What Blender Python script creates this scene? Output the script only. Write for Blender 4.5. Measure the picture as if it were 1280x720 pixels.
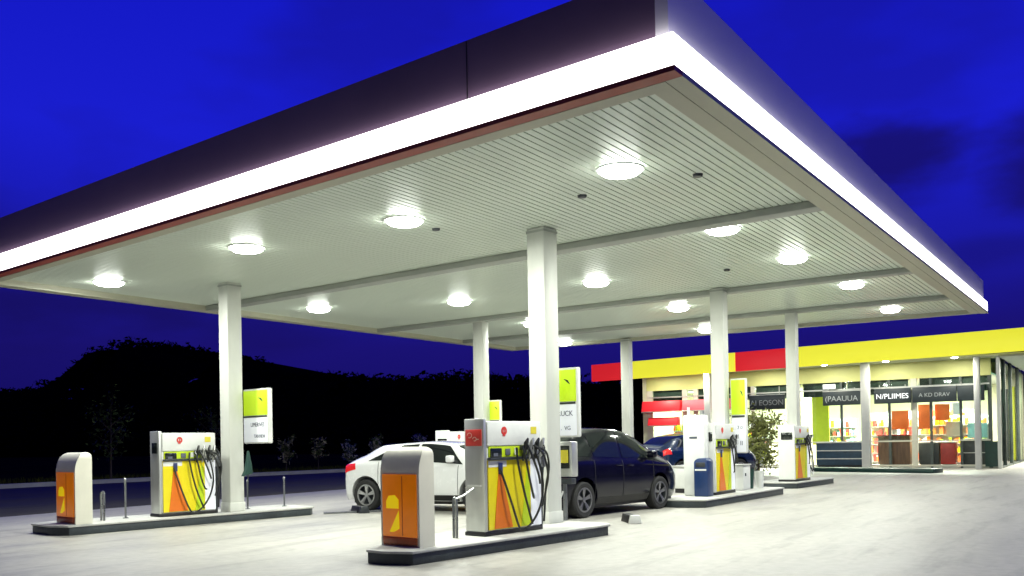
import bpy, bmesh, math, random
from mathutils import Vector, Matrix
random.seed(7)
for o in list(bpy.data.objects): bpy.data.objects.remove(o)
S = bpy.context.scene
COL = S.collection
R = math.radians

# ------------------------------------------------------------------ camera
cd = bpy.data.cameras.new('camera'); cam = bpy.data.objects.new('camera', cd); COL.objects.link(cam)
cd.sensor_width = 36; cd.lens = 1179.58 / 1280 * 36; cd.shift_y = 180.86 / 1280
cd.clip_start = .1; cd.clip_end = 3000
r_ = Vector((0.5430405, -0.83949874, -0.0186785)); u_ = Vector((0.00324174, -0.02014799, 0.99979175)); f_ = Vector((0.83970025, 0.54298796, 0.00821974))
cam.matrix_world = Matrix(((r_.x, u_.x, -f_.x, 0), (r_.y, u_.y, -f_.y, 0), (r_.z, u_.z, -f_.z, 1.3), (0, 0, 0, 1)))
S.camera = cam
# ------------------------------------------------------------------ exposure, sky
S.view_settings.view_transform = 'Standard'; S.view_settings.look = 'None'
S.view_settings.exposure = .20; S.view_settings.gamma = 1
SKY = .88
CLOUDS = [((.947, .186, .262), (.10, .10, .06), .85), ((.975, .05, .245), (.08, .08, .065), .85), ((.54, .83, .135), (.17, .17, .06), .85), ((.66, .74, .12), (.12, .12, .035), .6), ((.716, .604, .35), (.05, .05, .04), .35), ((.985, .08, .17), (.1, .1, .02), .4)]
w = bpy.data.worlds.new('World'); S.world = w; w.use_nodes = True
nt = w.node_tree; N = nt.nodes; Lk = nt.links; N.clear()
out = N.new('ShaderNodeOutputWorld'); bg = N.new('ShaderNodeBackground'); Lk.new(bg.outputs[0], out.inputs[0]); bg.inputs[1].default_value = SKY
tc = N.new('ShaderNodeTexCoord'); sep = N.new('ShaderNodeSeparateXYZ'); Lk.new(tc.outputs['Generated'], sep.inputs[0])
rp = N.new('ShaderNodeValToRGB'); Lk.new(sep.outputs[2], rp.inputs[0])
e = rp.color_ramp.elements
e[0].position = 0.0; e[0].color = (.006, .004, .10, 1); e[1].position = .75; e[1].color = (.004, .004, .30, 1)
for pos, c in ((.10, (.010, .006, .17, 1)), (.18, (.010, .010, .36, 1)), (.30, (.010, .013, .62, 1)), (.42, (.007, .010, .56, 1))):
    x = e.new(pos); x.color = c
mp = N.new('ShaderNodeMapping'); mp.inputs['Scale'].default_value = (1, 1, 2.6); mp.inputs['Location'].default_value = (.35, 1.9, .2)
Lk.new(tc.outputs['Generated'], mp.inputs[0])
nz = N.new('ShaderNodeTexNoise'); nz.inputs['Scale'].default_value = 3.1; nz.inputs['Detail'].default_value = 4; nz.inputs['Roughness'].default_value = .5
Lk.new(mp.outputs[0], nz.inputs[0])
cr = N.new('ShaderNodeValToRGB'); Lk.new(nz.outputs[0], cr.inputs[0])
cr.color_ramp.elements[0].position = .50; cr.color_ramp.elements[0].color = (0, 0, 0, 1)
cr.color_ramp.elements[1].position = .66; cr.color_ramp.elements[1].color = (.35, .35, .35, 1)
# dark cloud banks at their own bearings, edges broken up by noise
nz2 = N.new('ShaderNodeTexNoise'); nz2.inputs['Scale'].default_value = 9; nz2.inputs['Detail'].default_value = 5; Lk.new(mp.outputs[0], nz2.inputs[0])
acc = cr.outputs[0]
for (cx, cy, cz), (sx, sy, sz), amt in CLOUDS:
    v1 = N.new('ShaderNodeVectorMath'); v1.operation = 'SUBTRACT'; Lk.new(tc.outputs['Generated'], v1.inputs[0]); v1.inputs[1].default_value = (cx, cy, cz)
    v2 = N.new('ShaderNodeVectorMath'); v2.operation = 'DIVIDE'; Lk.new(v1.outputs[0], v2.inputs[0]); v2.inputs[1].default_value = (sx, sy, sz)
    v3 = N.new('ShaderNodeVectorMath'); v3.operation = 'LENGTH'; Lk.new(v2.outputs[0], v3.inputs[0])
    a1 = N.new('ShaderNodeMath'); a1.operation = 'MULTIPLY_ADD'; Lk.new(nz2.outputs[0], a1.inputs[0]); a1.inputs[1].default_value = 2.0; Lk.new(v3.outputs['Value'], a1.inputs[2])
    a2 = N.new('ShaderNodeMapRange'); a2.interpolation_type = 'SMOOTHSTEP'; Lk.new(a1.outputs[0], a2.inputs[0]); a2.inputs[1].default_value = 1.1; a2.inputs[2].default_value = 2.25; a2.inputs[3].default_value = amt; a2.inputs[4].default_value = 0
    a3 = N.new('ShaderNodeMath'); a3.operation = 'MAXIMUM'; Lk.new(acc, a3.inputs[0]); Lk.new(a2.outputs[0], a3.inputs[1]); acc = a3.outputs[0]
mx = N.new('ShaderNodeMix'); mx.data_type = 'RGBA'; Lk.new(acc, mx.inputs[0]); Lk.new(rp.outputs[0], mx.inputs[6]); mx.inputs[7].default_value = (.008, .005, .11, 1)
# sky dimmed behind camera to cut blue spill, aimed to light right fascia
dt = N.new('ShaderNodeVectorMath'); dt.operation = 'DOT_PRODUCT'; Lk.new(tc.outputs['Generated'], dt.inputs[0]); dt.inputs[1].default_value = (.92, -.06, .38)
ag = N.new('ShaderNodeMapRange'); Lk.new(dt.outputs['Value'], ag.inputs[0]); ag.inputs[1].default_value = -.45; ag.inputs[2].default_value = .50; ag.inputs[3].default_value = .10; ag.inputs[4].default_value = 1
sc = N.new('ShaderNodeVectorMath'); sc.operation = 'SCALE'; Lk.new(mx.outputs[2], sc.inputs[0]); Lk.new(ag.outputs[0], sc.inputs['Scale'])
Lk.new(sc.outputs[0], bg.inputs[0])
# dusk: the sun is gone, only a trace of directional sky light is left
sd = bpy.data.lights.new('sun', 'SUN'); sd.energy = .015; sd.angle = R(20); sd.color = (.5, .55, 1)
sun = bpy.data.objects.new('sun', sd); COL.objects.link(sun); sun.rotation_euler = (R(62), 0, R(200))

# ------------------------------------------------------------------ materials
def mat(name, col, rough=.5, metal=0, spec=.5, emit=None, es=0, var=.0, scale=6, bump=0, bscale=40, coat=0, alpha=1, trans=0, stretch=None):
    m = bpy.data.materials.new(name); m.use_nodes = True; n = m.node_tree.nodes; l = m.node_tree.links
    b = n['Principled BSDF']
    b.inputs['Base Color'].default_value = (*col, 1); b.inputs['Roughness'].default_value = rough; b.inputs['Metallic'].default_value = metal
    b.inputs['Specular IOR Level'].default_value = spec; b.inputs['Coat Weight'].default_value = coat
    b.inputs['Transmission Weight'].default_value = trans; b.inputs['Alpha'].default_value = alpha
    if emit: b.inputs['Emission Color'].default_value = (*emit, 1); b.inputs['Emission Strength'].default_value = es
    t = n.new('ShaderNodeTexCoord'); src = t.outputs['Object']
    if stretch:
        q = n.new('ShaderNodeMapping'); q.inputs['Scale'].default_value = stretch; l.new(src, q.inputs[0]); src = q.outputs[0]
    if var:
        z = n.new('ShaderNodeTexNoise'); z.inputs['Scale'].default_value = scale; z.inputs['Detail'].default_value = 6; z.inputs['Roughness'].default_value = .62
        l.new(src, z.inputs[0])
        c = n.new('ShaderNodeValToRGB'); l.new(z.outputs[0], c.inputs[0])
        c.color_ramp.elements[0].position = .3; c.color_ramp.elements[1].position = .7
        c.color_ramp.elements[0].color = (*[x * (1 - var) for x in col], 1); c.color_ramp.elements[1].color = (*[min(1, x * (1 + var)) for x in col], 1)
        l.new(c.outputs[0], b.inputs['Base Color'])
        mr = n.new('ShaderNodeMapRange'); l.new(z.outputs[0], mr.inputs[0]); mr.inputs[3].default_value = max(.03, rough - .12); mr.inputs[4].default_value = min(1, rough + .12)
        l.new(mr.outputs[0], b.inputs['Roughness'])
    if bump:
        z2 = n.new('ShaderNodeTexNoise'); z2.inputs['Scale'].default_value = bscale; z2.inputs['Detail'].default_value = 5; l.new(src, z2.inputs[0])
        bp = n.new('ShaderNodeBump'); bp.inputs['Strength'].default_value = bump; bp.inputs['Distance'].default_value = .02
        l.new(z2.outputs[0], bp.inputs['Height']); l.new(bp.outputs[0], b.inputs['Normal'])
    return m
M = dict(
 white=mat('painted_white_steel', (.72, .73, .70), .38, var=.06, scale=3),
 column=mat('column_white_paint', (.60, .61, .56), .5, var=.09, scale=2.2, stretch=(1, 1, .35)),
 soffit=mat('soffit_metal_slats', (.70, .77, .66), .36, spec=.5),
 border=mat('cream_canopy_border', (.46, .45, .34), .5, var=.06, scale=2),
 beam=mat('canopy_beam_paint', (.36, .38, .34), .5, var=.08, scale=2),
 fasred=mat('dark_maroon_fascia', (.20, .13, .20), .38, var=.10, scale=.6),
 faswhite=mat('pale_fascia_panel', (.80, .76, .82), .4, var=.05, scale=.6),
 redtrim=mat('red_canopy_trim', (.33, .05, .03), .5, var=.1),
 seam=mat('panel_seam', (.01, .01, .012), .6),
 band=mat('light_band_diffuser', (.8, .8, .8), .4, emit=(1, .98, .95), es=4.2),
 lens=mat('lamp_lens', (.8, .8, .8), .3, emit=(.95, 1, .92), es=34),
 alu=mat('brushed_aluminium', (.55, .56, .53), .36, metal=.7, var=.07, scale=5, stretch=(1, 1, .1)),
 steel=mat('steel_tube', (.22, .23, .24), .3, metal=.8, var=.1),
 dark=mat('dark_metal', (.03, .035, .04), .4, var=.2),
 rubber=mat('black_rubber', (.012, .012, .013), .5, var=.2, scale=20),
 hose=mat('black_hose', (.012, .014, .013), .32, spec=.6),
 kerb=mat('painted_kerb_side', (.035, .045, .05), .5, var=.35, scale=3, bump=.3, bscale=18),
 slab=mat('island_concrete_top', (.46, .46, .43), .7, var=.14, scale=5, bump=.3, bscale=30),
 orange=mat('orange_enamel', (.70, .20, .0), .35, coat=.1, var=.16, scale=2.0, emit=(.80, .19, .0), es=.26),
 yellit=mat('yellow_emblem_face', (.8, .6, .0), .35, emit=(.85, .58, .0), es=.45),
 shell=mat('cream_white_shell', (.74, .72, .60), .4, var=.05, scale=3),
 burnt=mat('burnt_orange_enamel', (.45, .08, .012), .4, var=.15),
 dorange=mat('orange_print', (.75, .17, .01), .35, var=.05),
 yellow=mat('yellow_print', (.80, .66, .01), .35, var=.05),
 lime=mat('lime_print', (.52, .68, .015), .35, var=.04),
 limelit=mat('lime_sign_face', (.50, .70, .02), .35, emit=(.50, .72, .02), es=.35),
 whitelit=mat('white_sign_face', (.75, .77, .80), .35, emit=(.8, .83, .9), es=.25),
 red=mat('red_print', (.60, .04, .03), .4, var=.08),
 pale=mat('pale_print', (.75, .55, .45), .4),
 inkg=mat('grey_lettering', (.10, .11, .14), .5),
 navy=mat('navy_print', (.02, .03, .12), .4),
 screen=mat('dark_screen', (.012, .016, .014), .12, spec=.7),
 letw=mat('white_lettering', (.8, .82, .85), .4, emit=(.8, .85, .95), es=.5),
 letg=mat('dim_grey_lettering', (.30, .32, .33), .5),
 carw=mat('white_car_paint', (.78, .79, .79), .25, coat=1, var=.02),
 carb=mat('dark_navy_car_paint', (.003, .003, .008), .14, coat=.22, spec=.3, var=.1, scale=1),
 carblue=mat('blue_car_paint', (.004, .014, .05), .2, coat=.5, var=.1, scale=1),
 carsil=mat('silver_car_paint', (.38, .42, .42), .3, metal=.4, coat=1, var=.04),
 cglass=mat('tinted_car_glass', (.008, .011, .012), .06, spec=.45),
 tyre=mat('tyre_rubber', (.014, .014, .014), .75, var=.2, scale=30),
 rim=mat('alloy_rim', (.55, .55, .55), .28, metal=.85),
 rimd=mat('grey_alloy_rim', (.25, .25, .26), .3, metal=.85),
 tail=mat('red_tail_lamp', (.55, .02, .02), .15, coat=1, emit=(.8, .02, .02), es=.25),
 asph=mat('oil_stain', (.16, .155, .14), .35, var=.3),
 headl=mat('headlamp_glass', (.55, .58, .6), .1, spec=.8),
 plate=mat('number_plate', (.7, .7, .68), .4),
 shopyel=mat('backlit_yellow_fascia', (.75, .72, .02), .4, emit=(.88, .86, .05), es=.70, var=.03, scale=.5),
 shopred=mat('backlit_red_fascia', (.70, .03, .04), .4, emit=(.85, .02, .03), es=.55, var=.05, scale=.5),
 shophead=mat('cream_header_panel', (.62, .62, .24), .55, var=.06, scale=1),
 shopsoff=mat('shop_soffit', (.50, .52, .36), .6, var=.05),
 shopwall=mat('shop_inner_wall', (.70, .70, .50), .7, var=.12, scale=.7),
 lemon=mat('lemon_wall_panel', (.65, .72, .05), .6, var=.06),
 shopfloor=mat('shop_floor_tiles', (.55, .56, .50), .25, var=.08),
 mull=mat('cream_mullion', (.58, .57, .48), .5, var=.05),
 mulld=mat('dark_mullion', (.06, .075, .07), .45, var=.2),
 pink=mat('pink_awning', (.75, .10, .13), .5, var=.07, emit=(.8, .08, .1), es=.18),
 awred=mat('red_awning', (.72, .02, .03), .5, var=.07, emit=(.8, .02, .03), es=.22),
 signd=mat('dark_slate_sign', (.020, .028, .034), .4, var=.2, scale=2),
 counter1=mat('navy_counter_front', (.02, .055, .10), .4, var=.2),
 counter2=mat('brown_wood_counter', (.13, .075, .045), .5, var=.35, scale=3, stretch=(1, 4, .5)),
 counter3=mat('charcoal_counter', (.05, .06, .06), .5, var=.2),
 counter4=mat('red_counter', (.42, .04, .03), .45, var=.15),
 counterw=mat('pale_counter_top', (.7, .7, .66), .4, var=.05),
 poster=mat('orange_poster', (.85, .17, .04), .5, var=.18, scale=2, emit=(.85, .15, .03), es=.2),
 cyan=mat('cyan_display', (.30, .62, .66), .4, var=.2, scale=2, emit=(.3, .6, .65), es=.2),
 deepgreen=mat('deep_green_paint', (.006, .042, .032), .45, var=.25),
 leaf=mat('leaf_green', (.07, .11, .03), .6, var=.4, scale=1.5),
 leafy=mat('yellowish_leaf', (.26, .27, .06), .6, var=.4, scale=2),
 leafd=mat('dark_foliage', (.012, .014, .004), 1, spec=0, var=.4, scale=.1),
 bark=mat('bark', (.06, .045, .03), .85, var=.3, bump=.5),
 petal=mat('pale_blossom', (.5, .46, .32), .6, var=.1),
 grass=mat('dark_grass', (.06, .07, .01), .9, spec=.1, var=.4, scale=2),
 stone=mat('kerb_stone', (.42, .43, .38), .7, var=.15, scale=2),
 earth=mat('far_ground', (.018, .022, .008), 1, spec=0, var=.3, scale=.1),
 hillm=mat('hill_ground', (.010, .012, .004), 1, spec=0, var=.3, scale=.05),
 roof=mat('roof_sheet', (.16, .16, .17), .6, var=.1),
 brass=mat('gold_print', (.7, .6, .05), .4),
 blue=mat('navy_bin_plastic', (.012, .035, .12), .35, var=.15),
 tree=mat('shrub_leaf_yellowish', (.22, .24, .06), .6, var=.5, scale=3),  # the shrub's own yellowish leaf colour
)
def glassmat(name, tint, rough=.02, mixf=.88):
    m = bpy.data.materials.new(name); m.use_nodes = True; n = m.node_tree.nodes; l = m.node_tree.links; n.clear()
    o = n.new('ShaderNodeOutputMaterial'); t = n.new('ShaderNodeBsdfTransparent'); t.inputs[0].default_value = (*tint, 1)
    g = n.new('ShaderNodeBsdfGlossy'); g.inputs['Roughness'].default_value = rough
    lw = n.new('ShaderNodeFresnel'); lw.inputs[0].default_value = 1.5
    nz = n.new('ShaderNodeTexNoise'); nz.inputs['Scale'].default_value = .8
    bp = n.new('ShaderNodeBump'); bp.inputs['Strength'].default_value = .03; l.new(nz.outputs[0], bp.inputs['Height']); l.new(bp.outputs[0], g.inputs['Normal'])
    x = n.new('ShaderNodeMixShader'); l.new(lw.outputs[0], x.inputs[0]); l.new(t.outputs[0], x.inputs[1]); l.new(g.outputs[0], x.inputs[2]); l.new(x.outputs[0], o.inputs[0])
    return m
M['glass'] = glassmat('shop_glass', (.86, .93, .88)); M['gglass'] = glassmat('green_tinted_glass', (.45, .68, .58), .03)

def ground_mat(name, col, dark, rough, streak=False):
    m = bpy.data.materials.new(name); m.use_nodes = True; n = m.node_tree.nodes; l = m.node_tree.links; b = n['Principled BSDF']
    t = n.new('ShaderNodeTexCoord')
    def noise(sc, mapping=None, det=6, ro=.6):
        z = n.new('ShaderNodeTexNoise'); z.inputs['Scale'].default_value = sc; z.inputs['Detail'].default_value = det; z.inputs['Roughness'].default_value = ro
        if mapping:
            q = n.new('ShaderNodeMapping'); q.inputs['Scale'].default_value = mapping; q.inputs['Rotation'].default_value = (0, 0, R(-12)); l.new(t.outputs['Object'], q.inputs[0]); l.new(q.outputs[0], z.inputs[0])
        else: l.new(t.outputs['Object'], z.inputs[0])
        return z
    a = noise(.35, (.5, 1.6, 1)); bb = noise(7); c = noise(1.3, (.35, 2.2, 1))
    r1 = n.new('ShaderNodeValToRGB'); l.new(a.outputs[0], r1.inputs[0]); r1.color_ramp.elements[0].position = .35; r1.color_ramp.elements[1].position = .62
    r1.color_ramp.elements[0].color = (*dark, 1); r1.color_ramp.elements[1].color = (*col, 1)
    mu = n.new('ShaderNodeMix'); mu.data_type = 'RGBA'; mu.blend_type = 'MULTIPLY'; mu.inputs[0].default_value = 1
    r2 = n.new('ShaderNodeValToRGB'); l.new(bb.outputs[0], r2.inputs[0]); r2.color_ramp.elements[0].position = .25; r2.color_ramp.elements[1].position = .7
    r2.color_ramp.elements[0].color = (.82, .82, .82, 1); r2.color_ramp.elements[1].color = (1.06, 1.06, 1.06, 1)
    l.new(r1.outputs[0], mu.inputs[6]); l.new(r2.outputs[0], mu.inputs[7])
    mu2 = n.new('ShaderNodeMix'); mu2.data_type = 'RGBA'; mu2.blend_type = 'MULTIPLY'; mu2.inputs[0].default_value = 1
    r3 = n.new('ShaderNodeValToRGB'); l.new(c.outputs[0], r3.inputs[0]); r3.color_ramp.elements[0].position = .30; r3.color_ramp.elements[1].position = .48
    r3.color_ramp.elements[0].color = (.74, .74, .75, 1); r3.color_ramp.elements[1].color = (1, 1, 1, 1)
    l.new(mu.outputs[2], mu2.inputs[6]); l.new(r3.outputs[0], mu2.inputs[7]); l.new(mu2.outputs[2], b.inputs['Base Color'])
    mr = n.new('ShaderNodeMapRange'); l.new(a.outputs[0], mr.inputs[0]); mr.inputs[1].default_value = .3; mr.inputs[2].default_value = .7; mr.inputs[3].default_value = rough - .1; mr.inputs[4].default_value = rough + .12
    l.new(mr.outputs[0], b.inputs['Roughness'])
    bp = n.new('ShaderNodeBump'); bp.inputs['Strength'].default_value = .25; bp.inputs['Distance'].default_value = .01
    z3 = noise(60); l.new(z3.outputs[0], bp.inputs['Height']); l.new(bp.outputs[0], b.inputs['Normal'])
    return m
M['concrete'] = ground_mat('forecourt_concrete', (.40, .385, .345), (.31, .30, .275), .5)
def _dull(m, v):
    m.node_tree.nodes['Principled BSDF'].inputs['Specular IOR Level'].default_value = v; return m
M['asphalt'] = ground_mat('asphalt_road', (.075, .07, .055), (.05, .05, .042), .75)
_dull(M['asphalt'], .12); _dull(M['concrete'], .4)

# ------------------------------------------------------------------ helpers
class MB:
    """collects shapes, builds ONE mesh object"""
    def __init__(s): s.v = []; s.f = []
    def add(s, vs, fs):
        k = len(s.v); s.v += [tuple(p) for p in vs]; s.f += [tuple(i + k for i in f) for f in fs]; return s
    def box(s, x0, x1, y0, y1, z0, z1):
        return s.add([(x0,y0,z0),(x1,y0,z0),(x1,y1,z0),(x0,y1,z0),(x0,y0,z1),(x1,y0,z1),(x1,y1,z1),(x0,y1,z1)],
                     [(0,3,2,1),(4,5,6,7),(0,1,5,4),(1,2,6,5),(2,3,7,6),(3,0,4,7)])
    def quad(s, a, b, c, d): return s.add([a, b, c, d], [(0, 1, 2, 3)])
    def hexa(s, lo, hi):
        return s.add(list(lo) + list(hi), [(3,2,1,0),(4,5,6,7),(0,1,5,4),(1,2,6,5),(2,3,7,6),(3,0,4,7)])
    def prism(s, pts, axis, a, b):
        """closed 2D outline extruded along an axis ('x','y','z')"""
        def P(p, t): return {'x': (t, p[0], p[1]), 'y': (p[0], t, p[1]), 'z': (p[0], p[1], t)}[axis]
        n = len(pts)
        return s.add([P(p, a) for p in pts] + [P(p, b) for p in pts],
                     [tuple(range(n))[::-1], tuple(range(n, 2*n))] + [(i, (i+1) % n, n + (i+1) % n, n + i) for i in range(n)])
    def tube(s, pts, r, n=8):
        pts = [Vector(p) for p in pts]; rings = []
        for i, p in enumerate(pts):
            t = (pts[min(i+1, len(pts)-1)] - pts[max(i-1, 0)]).normalized()
            a = t.orthogonal().normalized() if i == 0 else (rings[-1][1] - t * rings[-1][1].dot(t)).normalized()
            rings.append((p, a, t.cross(a), r[i] if isinstance(r, (list, tuple)) else r))
        vs = []; fs = []
        for p, a, b, rr in rings:
            for k in range(n):
                an = 2*math.pi*k/n; vs.append(p + a*math.cos(an)*rr + b*math.sin(an)*rr)
        for i in range(len(rings)-1):
            for k in range(n): fs.append((i*n+k, i*n+(k+1) % n, (i+1)*n+(k+1) % n, (i+1)*n+k))
        fs += [tuple(range(n))[::-1], tuple(range((len(rings)-1)*n, len(rings)*n))]
        return s.add(vs, fs)
    def lathe(s, prof, axis='y', n=32, c=(0,0,0)):
        vs = []; fs = []; m = len(prof)
        for k in range(n):
            a = 2*math.pi*k/n
            for rr, h in prof:
                q = (rr*math.cos(a), h, rr*math.sin(a)) if axis == 'y' else (rr*math.cos(a), rr*math.sin(a), h)
                vs.append((q[0]+c[0], q[1]+c[1], q[2]+c[2]))
        for k in range(n):
            for j in range(m-1): fs.append((k*m+j, k*m+j+1, ((k+1) % n)*m+j+1, ((k+1) % n)*m+j))
        return s.add(vs, fs)
    def build(s, name, material, parent=None, bevel=0, smooth=False, segs=2):
        me = bpy.data.meshes.new(name); me.from_pydata(s.v, [], s.f)
        bm = bmesh.new(); bm.from_mesh(me); bmesh.ops.recalc_face_normals(bm, faces=bm.faces)
        if bevel:
            bmesh.ops.remove_doubles(bm, verts=bm.verts, dist=1e-5)
            bmesh.ops.bevel(bm, geom=[e for e in bm.edges if len(e.link_faces) == 2 and e.calc_face_angle(0) > .5], offset=bevel, segments=segs, affect='EDGES', profile=.5, clamp_overlap=True)
        bm.to_mesh(me); bm.free(); me.materials.append(material)
        if smooth or bevel:
            for p in me.polygons: p.use_smooth = True
            try: me.set_sharp_from_angle(angle=R(35))
            except Exception: pass
        o = bpy.data.objects.new(name, me); COL.objects.link(o)
        if parent is not None: o.parent = parent
        return o
def tag(o, label=None, cat=None, group=None, kind=None):
    if label: o['label'] = label
    if cat: o['category'] = cat
    if group: o['group'] = group
    if kind: o['kind'] = kind
    return o
def empty(name, loc, rz=0, label=None, cat=None, group=None):
    o = bpy.data.objects.new(name, None); COL.objects.link(o); o.location = loc; o.rotation_euler = (0, 0, rz)
    o.empty_display_size = .2
    return tag(o, label, cat, group)
def kids(o): return [c for c in bpy.data.objects if c.parent == o]
def copy_tree(o, parent=None):
    ch = kids(o); c = o.copy(); COL.objects.link(c); c.parent = parent
    for x in ch: copy_tree(x, c)
    return c
def text(name, body, size, material, parent, loc, rot, ext=.004, sx=1):
    cu = bpy.data.curves.new(name, 'FONT'); cu.body = body; cu.size = size; cu.extrude = ext; cu.align_x = 'CENTER'; cu.align_y = 'CENTER'
    t = bpy.data.objects.new(name, cu); COL.objects.link(t)
    bpy.context.view_layer.update()
    me = bpy.data.meshes.new_from_object(t.evaluated_get(bpy.context.evaluated_depsgraph_get()))
    bpy.data.objects.remove(t); me.name = name; me.materials.clear(); me.materials.append(material)
    o = bpy.data.objects.new(name, me); COL.objects.link(o); o.parent = parent; o.location = loc; o.rotation_euler = rot; o.scale = (sx, 1, 1)
    return o
ROTX = (R(90), 0, R(-90))    # lettering that faces -X
ROTY = (R(90), 0, 0)         # lettering that faces -Y
def struct(o): o['kind'] = 'structure'; return o

# ------------------------------------------------------------------ ground
struct(MB().quad((-400,-600,-.012),(900,-600,-.012),(900,900,-.012),(-400,900,-.012)).build('ground', M['earth']))
struct(MB().quad((-30,-30,-.004),(90,-30,-.004),(90,33.5,-.004),(-30,33.5,-.004)).build('road', M['asphalt']))
struct(MB().quad((-12,-18,0),(46,-18,0),(46,19.5,0),(-12,17.5,0)).build('forecourt', M['concrete']))
m = MB()
kp = [(-14, 35.5), (5, 33.3), (17.2, 31.7), (23, 31.4), (28, 30.6), (33, 29.7), (40, 28.9), (60, 27.5)]
for (x0, y0), (x1, y1) in zip(kp, kp[1:]): m.hexa([(x0,y0,-.01),(x1,y1,-.01),(x1,y1+.3,-.01),(x0,y0+.3,-.01)], [(x0,y0,.14),(x1,y1,.14),(x1,y1+.3,.14),(x0,y0+.3,.14)])
struct(m.build('kerb', M['stone']))
g = MB()
for i in range(9000):
    x = random.uniform(8, 50); yk = 33.3 - (x-5)*.118; y = yk + .5 + random.random()**1.5*7
    a = random.uniform(0, 6.28); hh = random.uniform(.08, .22); dx = math.cos(a)*.03; dy = math.sin(a)*.03
    g.add([(x-dx, y-dy, -.01), (x+dx, y+dy, -.01), (x+random.uniform(-.06,.06), y+random.uniform(-.06,.06), hh)], [(0, 1, 2)])
tag(g.build('grass', M['grass']), 'dark grass verge behind the pale roadside kerb', 'grass', kind='stuff')
# hills and woods far behind, left of the shop
hp = []
for i in range(61):
    t = i/60; yy = 330 - t*330; xx = 125 + 30*math.sin(t*5)
    hp.append((xx, yy))
# ridge heights come from the skyline seen over the forecourt
def ridge(y):
    pts = [(-40, 6), (20, 7), (60, 9), (88, 11.0), (105, 11.6), (121, 13.4), (140, 18.5), (152, 21), (165, 20.5), (178, 14.5), (190, 13.5), (215, 14.0), (260, 19), (330, 20)]
    for (a, b), (c, d) in zip(pts, pts[1:]):
        if a <= y <= c: return b + (d-b)*(y-a)/(c-a)
    return 8
m = MB(); vs = []; fs = []
ny = 75
for i in range(ny+1):
    y = -40 + i*5
    for x, k in ((88, -.03), (102, .55), (107, .95), (114, .97), (122, .968), (140, .90), (260, .3)):
        vs.append((x, y, ridge(y)*k - .02))
for i in range(ny):
    for j in range(5): a = i*6+j; fs.append((a, a+1, a+7, a+6))
struct(m.add(vs, fs).build('hills', M['hillm'], smooth=True))
m = MB()
for i in range(36000):
    y = random.uniform(10, 250); x = random.uniform(92, 124)
    base = ridge(y)*min(.85, .85*(x-88)/30)
    wob = .9*math.sin(y*.37)*math.sin(y*.13) + .5*math.sin(y*1.1+2) + .35*math.sin(y*2.3)
    top = ridge(y)*.985 + wob*.8
    if i % 2: x = random.uniform(107, 121); z = top + .25 - abs(random.gauss(0, .9))
    else: x = random.uniform(89, 107); z = ridge(y)*(.95*(x-88)/19)*.92 + random.uniform(-.3, .9)
    s = random.uniform(.25, .62); a = Vector((random.gauss(0,1), random.gauss(0,1), random.gauss(0,1))).normalized(); b = a.orthogonal().normalized(); c = Vector((x, y, z))
    m.quad(c - a*s, c - b*s*.6, c + a*s, c + b*s*.6)
tag(m.build('woods', M['leafd']), 'black wooded ridge along the night skyline', 'woods', kind='stuff')

# ------------------------------------------------------------------ canopy
CN, CR, CL, CB = (6.78, 2.84, 0.), (28.38, 2.99, .377), (7.86, 15.3, -.185), (26.9, 17.4, .208)
LX, LY = 21.6, 13.2
def cp(dx, dy, z):
    """point on the sloping canopy: dx metres from the near side along it, dy metres from the light-band front"""
    s = dx/LX; t = dy/LY
    q = [(1-s)*(1-t)*CN[i] + s*(1-t)*CR[i] + (1-s)*t*CL[i] + s*t*CB[i] for i in range(3)]
    return (q[0], q[1], q[2] + z)
def cbox(m, x0, x1, y0, y1, z0, z1, n=1):
    return m.hexa([cp(x0,y0,z0), cp(x1,y0,z0), cp(x1,y1,z0), cp(x0,y1,z0)], [cp(x0,y0,z1), cp(x1,y0,z1), cp(x1,y1,z1), cp(x0,y1,z1)])
can = empty('station_canopy', (6.78, 2.84, 4.2), 0, 'large flat forecourt canopy with glowing white edge band and slatted ceiling', 'canopy')
def cb(m, name, material, **k):
    o = m.build(name, material, can, **k); o.matrix_parent_inverse = Matrix.Translation((-6.78, -2.84, -4.2)); return o
Z1, Z2, Z3, HS = 4.12, 4.43, 5.0, 4.22
LE = -.0
# fascias: the side facing -X (long dark side) and the side facing -Y (pale side)
def fas(m, pts): return m
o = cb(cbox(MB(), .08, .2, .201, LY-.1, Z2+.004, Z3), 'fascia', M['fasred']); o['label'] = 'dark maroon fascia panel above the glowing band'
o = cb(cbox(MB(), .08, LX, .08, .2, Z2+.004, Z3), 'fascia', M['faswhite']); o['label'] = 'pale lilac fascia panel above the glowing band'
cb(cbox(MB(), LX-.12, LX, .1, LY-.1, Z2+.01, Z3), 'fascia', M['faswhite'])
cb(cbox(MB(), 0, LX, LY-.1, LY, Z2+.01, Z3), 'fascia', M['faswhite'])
cb(cbox(MB(), 0, .16, 0, LY, Z1+.045, Z2), 'light_band', M['band'], bevel=.012)
cb(cbox(MB(), .165, LX+.03, 0, .16, Z1+.045, Z2), 'light_band', M['band'], bevel=.012)
cb(cbox(MB(), LX-.1, LX+.03, .1, LY, Z1+.045, Z2), 'light_band', M['band'], bevel=.012)
cb(cbox(MB(), .13, LX-.11, LY-.1, LY+.03, Z1+.045, Z2), 'light_band', M['band'], bevel=.012)
cb(cbox(MB(), -.012, .15, -.012, LY, Z1, Z1+.042), 'red_trim', M['redtrim'])
o = cb(cbox(MB(), .153, LX+.04, -.012, .15, Z1, Z1+.042), 'edge_trim', M['border'])
m = MB()
for k in (2.25,): cb(cbox(MB(), .076, .079, k, k+.012, Z2+.02, Z3-.01), 'panel_seam', M['seam'])
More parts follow.
